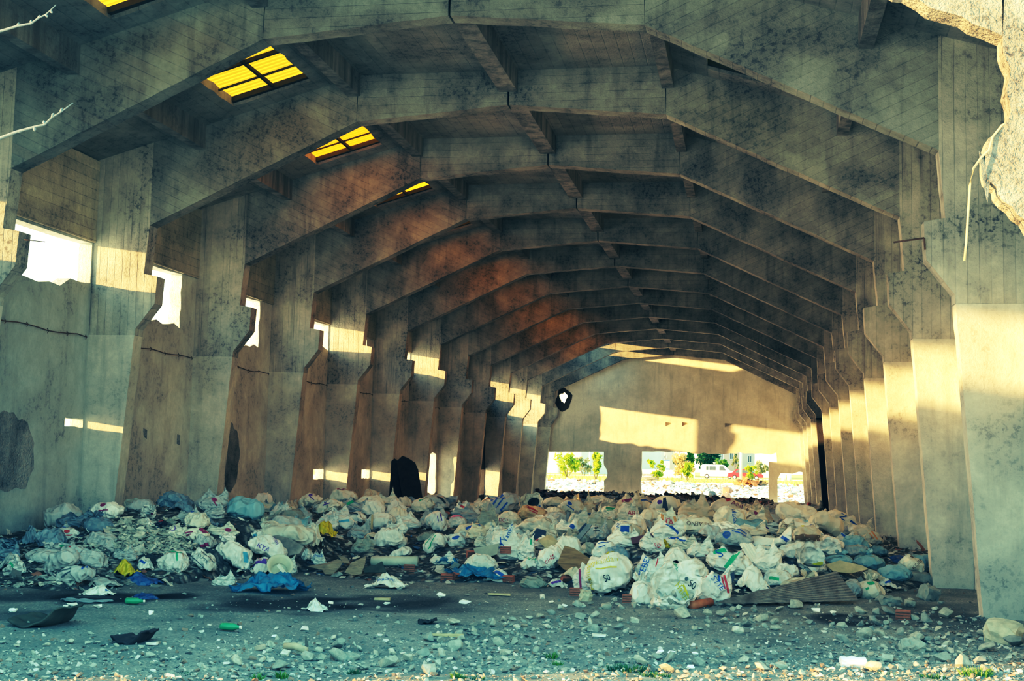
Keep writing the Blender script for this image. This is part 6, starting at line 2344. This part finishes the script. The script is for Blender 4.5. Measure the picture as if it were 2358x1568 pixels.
h = house(1646, 1700, 225, 9, M['housepink'], 'pale pink house with white framed windows behind the white van', [(1656, 1040, 1665, 1058), (1680, 1038, 1688, 1058), (1656, 1005, 1665, 1022), (1680, 1005, 1688, 1022)])
house(1700, 1738, 226, 9, M['housewhite'], 'pale grey house right of the pink house, with a tall dark window', [(1722, 1049, 1731, 1065)])
house(1738, 1800, 215, 8, M['whitewash'], 'blank whitewashed house wall at the right of the wide opening', [], True)
house(1468, 1522, 210, 8, M['whitewash'], 'blank bright white building at the left of the wide opening', [])
house(1522, 1548, 220, 9, M['housewhite'], 'pale grey building with a small dark window behind the sign board', [(1528, 1049, 1534, 1056)])
house(1236, 1284, 200, 9, M['whitewash'], 'tall white building filling the left of the left opening', [])
house(1338, 1420, 205, 9, M['whitewash'], 'white building behind the shrubs of the left opening', [])
house(1284, 1338, 230, 7, M['housewhite'], 'dull grey building with a blue panel behind the yellow green shrub', [])
a, b = on_y(1284, 1045, 190), on_y(1292, 1058, 190)
mb = MB(); mb.box((0, 0, 0), (b.x - a.x, .1, a.z - b.z))
root = empty('blue_sign', ((a.x + b.x) / 2, 190, .9), 0, 'small blue board in front of the dull grey building', 'sign')
o = mb.build('panel', M['signblue'], root); o.location.z = (a.z + b.z) / 2 - .9
mb = MB(); mb.tube([(0, .1, -.2), (0, .1, (a.z + b.z) / 2 - .9)], .05, 8); mb.build('post', M['plank_grey'], root)
# pale field wall along the road
mb = MB()
a, b = on_y(1478, 1096, 178), on_y(1600, 1096, 178)
mb.box((0, 0, .45), (b.x - a.x, .3, 1.2))
o = mb.build('roadside_wall', M['whitewash']); o.location = ((a.x + b.x) / 2, 178, .83)
tag(o, 'low white wall along the far side of the road', 'wall')


# ------------------------------------------------------------------ vehicles
def car_paint(name, col):
    return plain(name, col, .3, .04, 1, 0, 0, .6)


def vehicle(name, label, cat, x0, x1, y, z, body, wins, paint, height, wheel_r, wheel_x, rows=()):
    """body and windows are side outlines in unit length / height; the vehicle drives towards +x"""
    L = x1 - x0
    root = empty(name, (x0, y, z), 0, label, cat)
    pl = lambda u, v, w: (u * L, w - .85, v * height)
    bo = slab('body', body, [], pl, 1.7, paint, root)
    md = bo.modifiers.new('soft', 'BEVEL'); md.width = .06; md.segments = 2; md.limit_method = 'ANGLE'
    for wpts in wins:
        for side in (0, 1):
            slab('window', wpts, [], lambda u, v, w, s=side: (u * L, (w - .87) if s == 0 else (.85 + w), v * height), .02, M['pane'], root)
    for wx in wheel_x:
        for side in (-1, 1):
            mb = MB(); mb.tube([(wx * L, side * .72, wheel_r), (wx * L, side * .88, wheel_r)], wheel_r, 20)
            wh = mb.build('wheel', M['dark'], root)
            mb = MB(); mb.tube([(wx * L, side * .86, wheel_r), (wx * L, side * .90, wheel_r)], wheel_r * .55, 14)
            mb.build('hubcap', M['frame'], wh)
    return root


ay = 166
a, b = on_y(1613, 1101, ay), on_y(1697, 1101, ay)
vz = .82
v_ = vehicle('van', 'white van driving to the right on the far road', 'van', a.x, b.x, ay, vz,
             [(.0, .16), (1.0, .16), (1.0, .42), (.97, .50), (.80, .60), (.66, .96), (.60, 1.0), (.06, 1.0), (.01, .9)],
             [[(.16, .60), (.22, .60), (.22, .88), (.16, .88)], [(.25, .60), (.42, .60), (.42, .88), (.25, .88)], [(.52, .60), (.70, .60), (.63, .90), (.52, .90)]],
             car_paint('white_car_paint', (.82, .82, .80)), 1.92, .32, (.18, .80))
mb = MB(); mb.box((.985 * (b.x - a.x), -.6, .8), (.08, .3, .16)); mb.build('headlamp', M['frame'], v_)
ay = 163
a, b = on_y(1676, 1103, ay), on_y(1758, 1103, ay)
c_ = vehicle('car', 'red saloon car driving to the right behind the white pole', 'car', a.x, b.x, ay, .80,
             [(.0, .22), (1.0, .22), (1.0, .45), (.95, .58), (.70, .64), (.58, .97), (.52, 1.0), (.28, 1.0), (.22, .96), (.12, .66), (.01, .60)],
             [[(.20, .66), (.36, .66), (.36, .92), (.27, .92)], [(.39, .66), (.63, .66), (.55, .92), (.39, .92)]],
             car_paint('red_car_paint', (.55, .02, .03)), 1.40, .30, (.19, .80))
mb = MB(); mb.box((.99 * (b.x - a.x), -.6, .62), (.06, .3, .14)); mb.build('headlamp', M['frame'], c_)
